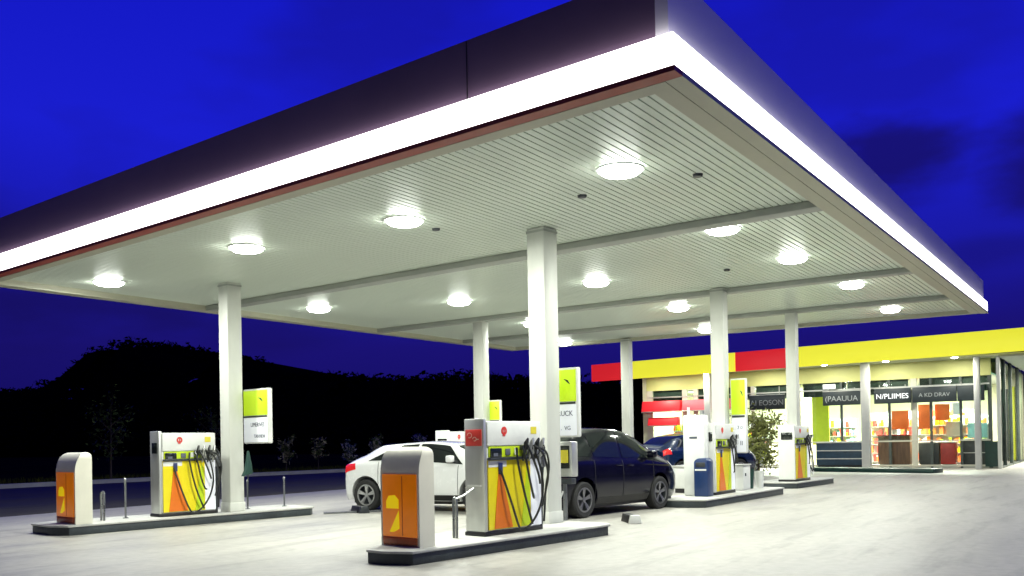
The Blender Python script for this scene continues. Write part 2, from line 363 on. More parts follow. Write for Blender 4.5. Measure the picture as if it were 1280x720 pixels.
cb(cbox(MB(), .13, LX-.13, .11, LY-.11, HS+.06, HS+.12), 'roof_deck', M['roof'])
cb(cbox(MB(), .16, LX-.1, .16, LY-.1, Z3+.002, Z3+.04), 'roof_cap', M['roof'])
m = MB()
BW = .34
cbox(m, .155, BW, .155, LY-.10, Z1-.002, Z1+.06)
cbox(m, BW+.001, LX-.1, .155, BW, Z1-.002, Z1+.06)
cbox(m, LX-BW, LX-.1, BW+.001, LY-.1, Z1-.002, Z1+.06)
cbox(m, BW+.001, LX-BW-.001, LY-BW, LY-.1, Z1-.002, Z1+.06)
cbox(m, BW-.02, BW, BW, LY-BW, Z1+.06, HS+.02); cbox(m, BW, LX-BW, BW-.02, BW, Z1+.06, HS+.02)
cbox(m, LX-BW, LX-BW+.02, BW, LY-BW, Z1+.06, HS+.02); cbox(m, BW, LX-BW, LY-BW, LY-BW+.02, Z1+.06, HS+.02)
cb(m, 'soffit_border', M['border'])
# slats running along X
m = MB(); pitch = .1; y = BW
while y < LY - BW - .01:
    a, b, c = y, y + pitch*.82, y + pitch
    xs = [BW, 5.5, 11, 16, LX-BW]
    for x0, x1 in zip(xs, xs[1:]):
        m.quad(cp(x0,a,HS), cp(x0,b,HS), cp(x1,b,HS), cp(x1,a,HS))
        m.quad(cp(x0,b,HS), cp(x0,b,HS+.022), cp(x1,b,HS+.022), cp(x1,b,HS))
        m.quad(cp(x0,b,HS+.022), cp(x0,c,HS+.022), cp(x1,c,HS+.022), cp(x1,b,HS+.022))
        m.quad(cp(x0,c,HS+.022), cp(x0,c,HS), cp(x1,c,HS), cp(x1,c,HS+.022))
    y += pitch
cb(m, 'slatted_ceiling', M['soffit'])
for bx in (5.45, 12.2, 17.2):
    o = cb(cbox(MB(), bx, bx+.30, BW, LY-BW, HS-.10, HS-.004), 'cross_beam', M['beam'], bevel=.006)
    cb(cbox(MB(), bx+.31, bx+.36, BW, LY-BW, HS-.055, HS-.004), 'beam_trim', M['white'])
# sensors / sprinkler heads: tiny dark fittings
for x, y in ((10.08, 3.96), (10.02, 5.41), (10.25, 7.8), (16.6, 6.0), (16.4, 9.6)):
    z = 4.2 + .0174*(x-6.8) - .0136*(y-2.84) + .02
    o = MB().lathe([(0, -.03), (.05, -.03), (.06, 0), (0, 0)], 'z', 12, (x, y, z)).build('sprinkler_head', M['dark'], can)
    o.matrix_parent_inverse = Matrix.Translation((-6.78, -2.84, -4.2))

# recessed ceiling lamps
LAMPS = [(9.23, 4.51), (9.51, 7.75), (9.30, 10.48), (9.64, 14.24), (13.03, 4.76), (16.26, 4.70), (16.0, 8.37), (16.08, 11.66), (14.63, 14.3), (20.38, 4.67), (20.93, 8.77), (25.83, 4.97), (26.4, 10.2), (26.2, 14.9), (20.9, 12.8)]
LLAB = ['nearest ceiling lamp, right of the big front pillar', 'ceiling lamp left of the big front pillar, in the front row', 'ceiling lamp above the left pump, second from the left edge in the front row', 'front row ceiling lamp nearest the left edge of the picture',
 'ceiling lamp just behind the first cross beam, right of the big front pillar', 'ceiling lamp close to the pale fascia in the second bay', 'ceiling lamp beside the big front pillar behind the first beam', 'ceiling lamp left of the middle distant pillar in the second bay', 'second bay ceiling lamp right of the left front pillar',
 'ceiling lamp close to the pale fascia in the third bay', 'third bay ceiling lamp just left of the third near row pillar', 'ceiling lamp nearest the far right canopy corner', 'last bay ceiling lamp beside the pillar top, facing the shop', 'ceiling lamp in the far left corner of the last bay', 'third bay ceiling lamp toward the far left edge']
lamp0 = None
for i, ((x, y), lab) in enumerate(zip(LAMPS, LLAB)):
    z = 4.2 + .0174*(x-6.8) - .0136*(y-2.84) - .005
    if i == 0:
        lamp0 = empty('ceiling_lamp', (x, y, z))
        MB().lathe([(.235, .0), (.24, -.012), (.262, -.010), (.268, .008), (.235, .008)], 'z', 32).build('bezel', M['white'], lamp0, smooth=True)
        MB().lathe([(0, -.075), (.10, -.072), (.19, -.055), (.228, -.028), (.234, -.0)], 'z', 32).build('lens', M['lens'], lamp0, smooth=True)
        ld = bpy.data.lights.new('lamp_light', 'AREA'); ld.shape = 'DISK'; ld.size = .42; ld.energy = 140; ld.color = (.965, 1, .90)
        lo = bpy.data.objects.new('lamp_light', ld); COL.objects.link(lo); lo.parent = lamp0; lo.location = (0, 0, -.085)
        c = lamp0
    else:
        c = copy_tree(lamp0); c.location = (x, y, z)
    tag(c, lab, 'ceiling lamp', 'round lamps recessed in the canopy ceiling')

# ------------------------------------------------------------------ pillars
def pillar(x, y, w, lab, rz=0):
    zt = 4.2 + .0174*(x-6.8) - .0136*(y-2.84) + .01
    p = empty('canopy_pillar', (x, y, .15), rz, lab, 'pillar', 'white square pillars holding the canopy')
    h = w/2
    MB().box(-h, h, -h, h, 0, zt-.15).build('shaft', M['column'], p, bevel=.012)
    MB().box(-h-.006, h+.006, -h-.006, h+.006, zt-.215, zt-.185).build('collar', M['beam'], p)
    MB().box(-h-.012, h+.012, -h-.012, h+.012, 0.001, .16).build('plinth', M['column'], p, bevel=.004)
    return p
AA = R(-7.5)
pillar(11.28, 6.74, .30, 'thick white pillar on the nearest pump island', AA)
pillar(11.22, 13.10, .28, 'white pillar on the left pump island', AA)
pillar(18.78, 6.98, .28, 'white pillar beside the right pump with the blue bin')
pillar(23.85, 6.96, .26, 'white pillar on the farthest right pump island')
pillar(19.1, 13.22, .28, 'white pillar in the middle distance behind the white car')
pillar(27.0, 13.1, .28, 'white pillar rising behind the black car')

# ------------------------------------------------------------------ pump islands
def island(x, y, rz, L, W, lab, taper=.0):
    o = empty('pump_island', (x, y, 0), rz, lab, 'pump island', 'raised pump islands with dark kerbs')
    def outline(g):
        c = .16
        return [(-.02-g, -g), (L-c+g, -g), (L+g, c-g), (L+g, W-c+g), (L-c+g, W+g)] + ([(.95, W+g), (.35, W-.28+g), (-.16-g, .56), (-.16-g, .3)] if taper else [(.1, W+g), (-.16-g, W-.16), (-.16-g, .3)])
    MB().prism(outline(0), 'z', -.002, .13).build('kerb', M['kerb'], o, bevel=.012)
    MB().prism(outline(.02), 'z', .122, .150).build('top_slab', M['slab'], o, bevel=.006)
    return o
IA = island(7.80, 6.30, AA, 3.75, 1.2, 'nearest pump island with dark kerb under the front orange cabinet', taper=1)
IB = island(8.25, 13.22, R(-9), 4.5, 1.15, 'left pump island with dark kerb and the left white pump')
IE = island(16.45, 6.42, R(-1.5), 4.45, 1.05, 'right pump island holding the blue bin and the tall white pump')
IF = island(23.05, 6.65, R(-4), 2.8, 1.1, 'farthest right pump island near the shop')
IC = island(16.9, 12.75, R(-3), 4.0, 1.15, 'distant pump island behind the white car')
ID = island(24.4, 12.75, R(-3), 4.0, 1.15, 'distant pump island hidden behind the black car')
def loc(I, s, t, z=.15):
    a = I.rotation_euler[2]; return (I.location.x + s*math.cos(a) - t*math.sin(a), I.location.y + s*math.sin(a) + t*math.cos(a), z)

# ------------------------------------------------------------------ pumps
def hosepath(x0, z0, x1, z1, sag, y=-.05, out=.10, n=18):
    pts = []
    for i in range(n+1):
        t = i/n
        z = z0 + (z1-z0)*t - sag*math.sin(math.pi*t)**.9
        x = x0 + (x1-x0)*(t - .12*math.sin(2*math.pi*t))
        pts.append((x, y - out*math.sin(math.pi*t), z))
    return pts
def pump(loc_, rz, lab, W=1.12, D=.40, H=1.38, redplate=False, side='alu', nh=6):
    p = empty('fuel_pump', loc_, rz, lab, 'fuel pump', 'fuel pumps with yellow and orange fronts')
    SW = .055
    MB().box(-.01, W+.01, -.01, D+.01, 0, .05).build('plinth', M['rubber'], p, bevel=.01)
    # front of the pump faces -Y, its narrow flank faces -X
    MB().box(0, SW, 0, D, .051, H+.03).build('flank_panel', M[side], p, bevel=.012)
    MB().box(SW+.001, W, .012, D, .051, H).build('cabinet', M['white'], p, bevel=.012)
    MB().box(SW+.002, W, -.012, .01, H-.30, H-.006).build('header', M['white'], p, bevel=.008)
    cx = .36
    e = MB().lathe([(.026, 0), (.026, -.006), (.052, -.006), (.052, 0)], 'y', 24, (cx, -.0125, H-.12)); e.box(cx-.008, cx+.012, -.018, -.0125, H-.150, H-.09).box(cx-.03, cx+.02, -.018, -.0125, H-.185, H-.175)
    e.build('red_emblem', M['red'], p)
    MB().box(W-.20, W-.09, -.016, -.0125, H-.16, H-.07).build('yellow_emblem', M['brass'], p)
    # display section: lime field, screens, slot
    MB().box(SW+.03, W*.74, -.008, .011, .95, H-.31).build('display_panel', M['lime'], p)
    MB().box(.10, .30, -.03, -.009, H-.45, H-.33).build('display', M['screen'], p, bevel=.01)
    MB().box(.14, .22, -.034, -.0305, H-.43, H-.39).build('keypad', M['inkg'], p)
    MB().box(.38, .47, -.020, -.009, H-.42, H-.34).build('card_slot', M['inkg'], p, bevel=.004)
    MB().box(.56, .62, -.012, -.0085, .97, H-.33).build('divider', M['white'], p)
    MB().box(SW+.01, W-.03, -.05, .011, .915, .945).build('shelf', M['dark'], p, bevel=.006)
    # lower advertising field: white top, yellow field, orange wedge
    MB().box(SW+.01, W*.80, -.006, .011, .07, .91).build('lower_panel', M['yellow'], p)
    MB().box(SW+.012, .40, -.010, -.0065, .83, .905).build('white_field', M['white'], p)
    MB().prism([(.16, .08), (.50, .08), (.29, .80), (.25, .80)], 'y', -.016, -.0105).build('orange_wedge', M['dorange'], p)
    MB().prism([(W*.62, .08), (W*.78, .08), (W*.78, .78), (W*.74, .86)], 'y', -.011, -.0065).build('lime_wedge', M['lime'], p)
    MB().box(.24, .31, -.03, -.0165, .74, .88).build('nozzle_mark', M['navy'], p, bevel=.006)
    MB().box(W*.80+.003, W-.005, -.006, .011, .07, .91).build('right_panel', M['whitelit'], p)
    # nozzle bay with nozzles and hoses
    MB().box(W*.60, W-.04, -.05, -.013, H-.36, H-.30).build('nozzle_rail', M['dark'], p, bevel=.01)
    for k, nx in enumerate((.64, .74, .84, .93)):
        q = MB(); X = W*nx
        q.tube([(X, -.035, H-.50), (X, -.06, H-.38), (X+.01, -.075, H-.27)], [.014, .022, .024], 8)
        q.tube([(X+.01, -.075, H-.27), (X-.005, -.12, H-.225), (X-.02, -.13, H-.30)], [.022, .017, .011], 8)
        q.tube([(X, -.06, H-.45), (X+.035, -.095, H-.40), (X+.02, -.10, H-.32)], .007, 6)
        q.build('nozzle', M['alu'] if k % 2 else M['hose'], p, smooth=True)
    T = H-.33
    hs = [[(W*.60, -.06, T+.02), (W*.61, -.10, .95), (W*.66, -.12, .66), (W*.74, -.10, .46), (W*.80, -.06, .42)],
          [(W*.69, -.06, T+.04), (W*.73, -.12, .92), (W*.80, -.14, .72), (W*.86, -.11, .60)],
          [(W*.24, -.03, .80), (W*.28, -.08, .60), (W*.36, -.11, .34), (W*.46, -.10, .12), (W*.54, -.08, .05), (W*.66, -.12, .10), (W*.80, -.15, .30), (W*.88, -.14, .58), (W*.86, -.10, .86), (W*.80, -.06, T)],
          [(W*.76, -.06, T+.05), (W*.90, -.13, .98), (W*.99, -.13, .72), (W*1.0, -.08, .50), (W*.97, -.04, .30)],
          [(W*.86, -.06, T), (W*.98, -.11, 1.0), (W*1.07, -.08, .80), (W*1.06, -.03, .52), (W*1.05, .0, .10)],
          [(W*.50, -.06, T+.0), (W*.49, -.09, .86), (W*.56, -.12, .50), (W*.66, -.11, .24), (W*.74, -.08, .10)]]
    for q in hs[:nh]:
        V = [Vector(a) for a in q]; V = [V[0]*2-V[1]] + V + [V[-1]*2-V[-2]]; pts = []
        for i in range(1, len(V)-2):
            for k in range(6):
                t = k/6; pts.append(.5*((2*V[i]) + (V[i+1]-V[i-1])*t + (2*V[i-1]-5*V[i]+4*V[i+1]-V[i+2])*t*t + (3*V[i]-V[i-1]-3*V[i+1]+V[i+2])*t**3))
        pts.append(V[-2])
        MB().tube(pts, .0145, 8).build('hose', M['hose'], p, smooth=True)
    MB().tube([(W+.03, .03, .0), (W+.03, .02, .55), (W+.05, -.02, 1.05), (W-.02, -.05, H-.28)], .022, 8).build('hose_mast', M['dark'], p, smooth=True)
    MB().box(W+.004, W+.085, -.03, .07, .80, 1.02).build('hose_bracket', M['steel'], p, bevel=.012)
    if redplate:
        MB().box(-.012, -.001, .03, D-.03, H-.30, H-.10).build('red_plate', M['red'], p, bevel=.004)
        e = MB()
        for cy, cz, rr in ((D*.68, H-.17, .042), (D*.42, H-.215, .034)):
            for k in range(20):
                a0, a1 = k/20*5.2, (k+1)/20*5.2
                P = [(-.0165, cy+math.cos(a)*r, cz+math.sin(a)*r*.8) for r, a in ((rr, a0), (rr, a1), (rr-.011, a1), (rr-.011, a0))]
                e.quad(*P)
        e.box(-.016, -.0125, D*.22, D*.36, H-.225, H-.213)
        e.build('plate_marks', M['pale'], p)
        MB().box(-.010, -.001, .05, D-.05, .60, .62).build('flank_handle', M['white'], p)
    else:
        MB().box(-.014, -.001, .05, D-.08, H-.34, H-.16).build('flank_screen', M['screen'], p, bevel=.01)
    return p
pump(loc(IA, 1.50, .34), AA, 'nearest fuel pump, red plate on its grey flank', redplate=True, W=1.08, D=.32, H=1.39)
pump(loc(IB, 1.56, .28), R(-9), 'left fuel pump with black screen on its grey flank', W=1.02, D=.30, H=1.38)
pump((17.35, 12.95, .15), R(-3), 'distant fuel pump showing white top above the white car', side='white')
pE = pump((17.72, 6.72, .15), R(-1.5), 'right fuel pump beside the blue bin, tall white flank', W=1.02, D=.42, H=1.40, side='white', nh=2)
pump((23.35, 6.80, .15), R(-4), 'farthest right fuel pump in front of the shop', W=1.05, D=.42, side='white', nh=2)
# tall white riser above pump E flank
t = empty('vent_riser', (17.55, 6.85, .15), R(-1.5), 'tall white panel cabinet between the blue bin and the right pump', 'cabinet')
MB().box(-.12, .12, -.03, .42, 0, 1.58).build('cabinet_body', M['white'], t, bevel=.03)
MB().box(-.128, -.121, .12, .28, 1.12, 1.16).build('dark_slot', M['inkg'], t)
MB().tube([(0, .34, 1.56), (0, .34, 1.74)], .03).build('vent_pipe', M['white'], t)
MB().tube([(0, .06, 1.56), (0, .06, 1.66)], .045, 12).build('vent_cap', M['alu'], t)

# ------------------------------------------------------------------ rounded service cabinets
def arch(w, h, r, n=12):
    """outline in (y,z): box with big rounded top corners"""
    pts = [(0, 0), (w, 0)]
    for i in range(n+1):
        a = math.pi/2*i/n; pts.append((w - r + r*math.cos(a)*1.0, h - r*.72 + r*.72*math.sin(a)))
    for i in range(n+1):
        a = math.pi/2 + math.pi/2*i/n; pts.append((r*.7 + r*.7*math.cos(a), h - r*.55 + r*.55*math.sin(a)))
    return pts
def cabinet(loc_, rz, lab, W=.62, D=.23, H=1.10):
    p = empty('service_cabinet', loc_, rz, lab, 'service cabinet', 'orange and white rounded service cabinets')
    n = 14; cr_ = (D*.68, .31)
    prof = [(0, 0), (D, 0)] + [(D-.05+.05*math.cos(a), H-.05+.05*math.sin(a)) for a in [math.pi/2*k/5 for k in range(6)]]
    prof += [(cr_[0]-cr_[0]*math.sin(a), H-cr_[1]+cr_[1]*math.cos(a)) for a in [math.pi/2*k/n for k in range(n+1)]]
    sh = MB().prism(prof, 'y', 0, W).build('shell', M['shell'], p)
    q_ = .10
    rr = [(0, -.1), (W, -.1)] + [(W-q_+q_*math.cos(a), H-q_+q_*math.sin(a)) for a in [math.pi/2*k/7 for k in range(8)]] + [(q_-q_*math.sin(a), H-q_+q_*math.cos(a)) for a in [math.pi/2*k/7 for k in range(8)]]
    cut = MB().prism(rr, 'x', -.5, 1).build('cut', M['shell'], p)
    bpy.context.view_layer.update()
    md = sh.modifiers.new('b', 'BOOLEAN'); md.operation = 'INTERSECT'; md.solver = 'EXACT'; md.object = cut
    bpy.context.view_layer.update()
    me = bpy.data.meshes.new_from_object(sh.evaluated_get(bpy.context.evaluated_depsgraph_get())); sh.modifiers.clear(); sh.data = me; bpy.data.objects.remove(cut)
    bm = bmesh.new(); bm.from_mesh(me); bmesh.ops.bevel(bm, geom=[e for e in bm.edges if len(e.link_faces) == 2 and e.calc_face_angle(0) > .9], offset=.012, segments=2, affect='EDGES', clamp_overlap=True); bm.to_mesh(me); bm.free()
    for f in me.polygons: f.use_smooth = True
    me.set_sharp_from_angle(angle=R(32)); me.materials.clear(); me.materials.append(M['shell'])
    MB().box(.0, D, .03, W-.03, 0, .05).build('base', M['burnt'], p, bevel=.008)
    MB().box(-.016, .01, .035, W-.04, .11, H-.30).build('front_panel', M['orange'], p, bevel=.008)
    MB().box(-.014, .01, .035, W-.04, .03, .105).build('kick_panel', M['burnt'], p, bevel=.006)
    # yellow emblem halves on the panel: a half disc over a triangle
    cy = W*.66
    h = [(cy - .09, .44), (cy + .10, .44)] + [(cy + .10*math.cos(a), .44 + .14*math.sin(a)) for a in [math.pi/14*k for k in range(0, 13)]]
    MB().prism([(cy-.10, .42), (cy+.10, .42), (cy+.10, .50), (cy+.06, .56), (cy-.04, .57), (cy-.10, .52)], 'x', -.0205, -.0165).build('emblem_top', M['yellit'], p)
    MB().prism([(cy-.11, .20), (cy-.02, .16), (cy+.05, .16), (cy-.10, .40)], 'x', -.0205, -.0165).build('emblem_foot', M['yellit'], p)
    MB().box(-.019, -.0165, W*.40, W*.415, .12, H-.32).build('panel_joint', M['burnt'], p)
    return p
cabinet(loc(IA, .22, .14), AA, 'nearest orange and white rounded cabinet at the tip of its island')
cabinet(loc(IB, .12, .10), R(-9), 'left orange and white rounded cabinet at the end of the left island', W=.68, D=.26, H=1.09)
b = empty('waste_bin', loc(IE, .75, .28), R(-1.5), 'navy blue rounded bin beside the right pump', 'bin')
MB().prism(arch(.29, .74, .13), 'x', 0, .28).build('bin_body', M['blue'], b, bevel=.02)
MB().box(-.008, .1, .03, .26, .50, .53).build('white_stripe', M['white'], b)
MB().box(-.01, .002, .05, .24, .57, .66).build('flap', M['dark'], b, bevel=.004)

# ------------------------------------------------------------------ hoop posts, bars, sign boards
def hoop(loc_, rz, H, Wd, lab, arm=False):
    p = empty('barrier_hoop', loc_, rz, lab, 'barrier post', 'thin steel posts on the islands')
    pts = [(0, -Wd/2, 0), (0, -Wd/2, H-.05)] + [(0, -Wd/2*math.cos(a), H-.05+.05*math.sin(a)) for a in (.6, 1.2, 1.57, 1.9, 2.5)] + [(0, Wd/2, H-.05), (0, Wd/2, 0)]
    MB().tube(pts, .017, 8).build('tube', M['steel'], p, smooth=True)
    if arm: MB().tube([(0, 0, H-.02), (.12, -.03, H+.02), (.28, -.05, H+.10)], .015, 6).build('arm', M['alu'], p, smooth=True)
    return p
hoop(loc(IA, 1.2, .55), AA, .48, .05, 'thin steel post with angled arm between orange cabinet and nearest pump', True)
hoop(loc(IB, .72, .50), R(-9), .46, .10, 'narrow steel hoop between left orange cabinet and left pump')
def post(loc_, H, lab):
    p = empty('steel_post', loc_, 0, lab, 'post', 'thin steel posts on the islands')
    MB().tube([(0, 0, 0), (0, 0, H)], .016, 8).build('tube', M['steel'], p, smooth=True)
    MB().lathe([(0, H-.001), (.02, H), (.02, H+.02), (0, H+.035)], 'z', 12).build('tip', M['alu'], p, smooth=True)
    MB().lathe([(.045, 0), (.045, .012), (.0, .012)], 'z', 12).build('foot_plate', M['steel'], p)
post(loc(IB, 3.42, .62), .50, 'thin steel post just right of the left pillar')
post(loc(IB, 4.2, .62), .52, 'thin steel post at the right end of the left island')
post(loc(IB, 1.16, .64), .62, 'thin steel post against the grey flank of the left pump')
s = empty('squeegee_stand', loc(IB, 2.98, -.04), 0, 'dark green squeegee holder leaning on the left pillar', 'squeegee holder')
MB().prism([(-.10, .62), (.12, .66), (.10, .80), (.04, 1.06), (.0, .86), (-.04, .72)], 'y', -.04, .02).build('holder', M['deepgreen'], s, bevel=.008)
MB().tube([(.04, -.01, 1.0), (.02, -.01, .1)], .010, 6).build('handle', M['dark'], s)

def board(loc_, rz, lab, W, Hh, z0, l1, l2):
    """two-part sign: lime upper half, white lower half, faces -X"""
    p = empty('pump_sign', loc_, rz, lab, 'sign board', 'lime and white sign boards on the pillars')
    D = .09
    # x is depth, y runs leftwards as seen; board spans y from -W to 0
    MB().box(0, D, -W, 0, z0, z0+Hh).build('frame', M['white'], p, bevel=.022, segs=3)
    MB().box(-.006, .002, -W+.025, -.02, z0+Hh*.515, z0+Hh-.03).build('lime_face', M['limelit'], p, bevel=.002)
    MB().box(-.006, .002, -W+.025, -.02, z0+.025, z0+Hh*.47).build('white_face', M['whitelit'], p, bevel=.002)
    MB().box(-.008, .002, -W+.04, -.03, z0+Hh*.478, z0+Hh*.505).build('dark_bar', M['dark'], p)
    MB().prism([(-W*.62, z0+Hh*.84), (-W*.74, z0+Hh*.82), (-W*.80, z0+Hh*.76), (-W*.76, z0+Hh*.77), (-W*.68, z0+Hh*.81)], 'x', -.009, -.0065).build('emblem', M['deepgreen'], p)
    text('lettering', l1, min(Hh, .98)*.105, M['inkg'], p, (-.008, -W*.58, z0+Hh*.34), ROTX, .002, .95)
    text('lettering', l2, Hh*.085, M['inkg'], p, (-.008, -W*.66, z0+Hh*.13), ROTX, .002, .95)
    return p
board((11.6, 6.97, 0), R(-4), 'lime and white sign behind the thick front pillar', .60, .98, 1.33, '.TRUCK', '.  VG')
board((11.5, 13.12, 0), R(-9), 'lime and white sign on the left pillar against the dark trees', .78, .96, 1.33, 'LIMERIVES', 'TANVIEW')
board((19.25, 13.2, 0), 0, 'small lime sign beside the middle distance pillar', .42, 1.0, 1.30, 'GO', 'LPG')
board((19.0, 6.85, 0), 0, 'narrow lime and white sign beside the right pump pillar', .34, 1.55, .95, '7.0', 'II')
# washer unit below the front sign
s = empty('air_and_water_unit', (11.60, 6.85, .15), R(-4), 'small grey glass-fronted unit with white hose fittings under the front sign', 'washer unit')
MB().box(0, .16, -.36, .0, .62, 1.12).build('housing', M['alu'], s, bevel=.02)
MB().box(-.006, .001, -.32, -.04, .74, 1.06).build('window', M['screen'], s)
MB().box(-.012, -.0065, -.30, -.14, .82, 1.0).build('label_card', M['brass'], s)
MB().box(-.02, .1, -.36, -.02, .52, .60).build('tray', M['dark'], s, bevel=.01)
MB().tube([(.08, -.18, .0), (.08, -.18, .60)], .03, 10).build('stand', M['steel'], s)
MB().tube([(-.02, -.1, .55), (-.06, -.12, .40), (-.03, -.16, .28), (.0, -.2, .42)], .014, 8).build('hose', M['white'], s, smooth=True)

# wheel stops
def stop(x, y, rz, lab, endm):
    p = empty('wheel_stop', (x, y, 0), rz, lab, 'wheel stop', 'low wheel stops on the concrete')
    MB().prism([(-.09, 0), (.09, 0), (.06, .12), (-.06, .12)], 'x', 0, .5).build('block', M['rubber'], p, bevel=.01)
    MB().prism([(-.10, 0), (.10, 0), (.07, .13), (-.07, .13)], 'x', -.09, -.002).build('end_cap', endm, p, bevel=.01)
stop(13.1, 6.28, R(40), 'low wheel stop with white end beside the black car', M['white'])
stop(13.25, 11.9, R(60), 'low dark wheel stop behind the white car', M['dark'])
MBs = MB().box(0, 1.4, -.03, .03, .0, .03).build('drain_strip', M['steel']); MBs.location = (12.75, 12.42, .005); MBs.rotation_euler = (0, 0, R(-35)); tag(MBs, 'thin metal strip on the ground between left island and wheel stop', 'metal strip')

# small things on islands E/F
def bucket(loc_, lab, material, r=.14, h=.42, lidm=None):
    p = empty('litter_bin', loc_, 0, lab, 'bin', 'small bins on the right island')
    MB().lathe([(0, 0), (r*.8, 0), (r, h), (r*.93, h), (r*.9, h-.03), (0, h-.03)], 'z', 20).build('bin_body', material, p, smooth=True)
    MB().lathe([(r*.94, h-.025), (r*1.06, h-.02), (r*1.06, h+.012), (r*.94, h+.012)], 'z', 20).build('rim', lidm or M['dark'], p, smooth=True)
bucket(loc(IE, 3.72, .60), 'dark green litter bin at the far end of the right island', M['deepgreen'], .15, .46)
bucket(loc(IE, 4.05, .45), 'small white bucket beside the green litter bin', M['white'], .10, .36, M['white'])
s = empty('utility_box', loc(IE, 3.0, .42), 0, 'white knee high box between the right pillar and the green bin', 'box')
MB().box(0, .45, 0, .35, 0, .52).build('box_body', M['white'], s, bevel=.02)
MB().box(-.02, .47, -.02, .37, .52, .55).build('box_lid', M['alu'], s, bevel=.008)
MB().box(.10, .14, -.015, -.001, .30, .36).build('box_latch', M['dark'], s)
s = empty('ice_box', (20.6, 8.4, 0), R(-5), 'white low storage chest behind the black car', 'chest')
MB().box(0, .7, 0, .5, .1, .58).build('chest_body', M['white'], s, bevel=.03)
MB().box(-.01, .71, -.01, .51, .585, .64).build('chest_lid', M['alu'], s, bevel=.01)
MB().box(.05, .65, .05, .45, 0, .099).build('chest_base', M['rubber'], s)
s = empty('air_tower', loc(IF, 1.9, .50), R(-4), 'dark equipment tower with hoses right of the farthest pump', 'air tower')
MB().box(0, .40, 0, .30, 0, 1.0).build('tower_body', M['dark'], s, bevel=.03)
MB().box(.04, .36, -.012, -.001, .52, .90).build('face_plate', M['alu'], s, bevel=.01)
MB().box(.10, .30, -.02, -.0125, .66, .80).build('gauge', M['screen'], s)
MB().tube([(.18, .15, 1.0), (.18, .15, 1.28)], .05, 10).build('nozzle_cap', M['counter3'], s)
MB().tube(hosepath(.02, .85, .42, .80, .62, -.03), .018, 8).build('hose', M['hose'], s, smooth=True)
MB().tube(hosepath(.10, .60, .36, .62, .50, -.03), .016, 8).build('hose', M['white'], s, smooth=True)

# ------------------------------------------------------------------ cars
def interp(tab, x):
    """smooth monotone interpolation of station table rows [x, a, b, ...]"""
    n = len(tab)
    if x <= tab[0][0]: return tab[0][1:]
    if x >= tab[-1][0]: return tab[-1][1:]
    for i in range(n-1):
        if tab[i][0] <= x <= tab[i+1][0]:
            h = tab[i+1][0]-tab[i][0]; t = (x-tab[i][0])/h; outv = []
            for k in range(1, len(tab[0])):
                def sl(j):
                    if j <= 0 or j >= n-1: return 0 if False else ((tab[min(j+1,n-1)][k]-tab[max(j-1,0)][k])/(tab[min(j+1,n-1)][0]-tab[max(j-1,0)][0]))
                    d0 = (tab[j][k]-tab[j-1][k])/(tab[j][0]-tab[j-1][0]); d1 = (tab[j+1][k]-tab[j][k])/(tab[j+1][0]-tab[j][0])
                    return 0 if d0*d1 <= 0 else 2*d0*d1/(d0+d1)
                y0, y1, m0, m1 = tab[i][k], tab[i+1][k], sl(i)*h, sl(i+1)*h
                outv.append((2*t**3-3*t*t+1)*y0+(t**3-2*t*t+t)*m0+(-2*t**3+3*t*t)*y1+(t**3-t*t)*m1)
            return outv
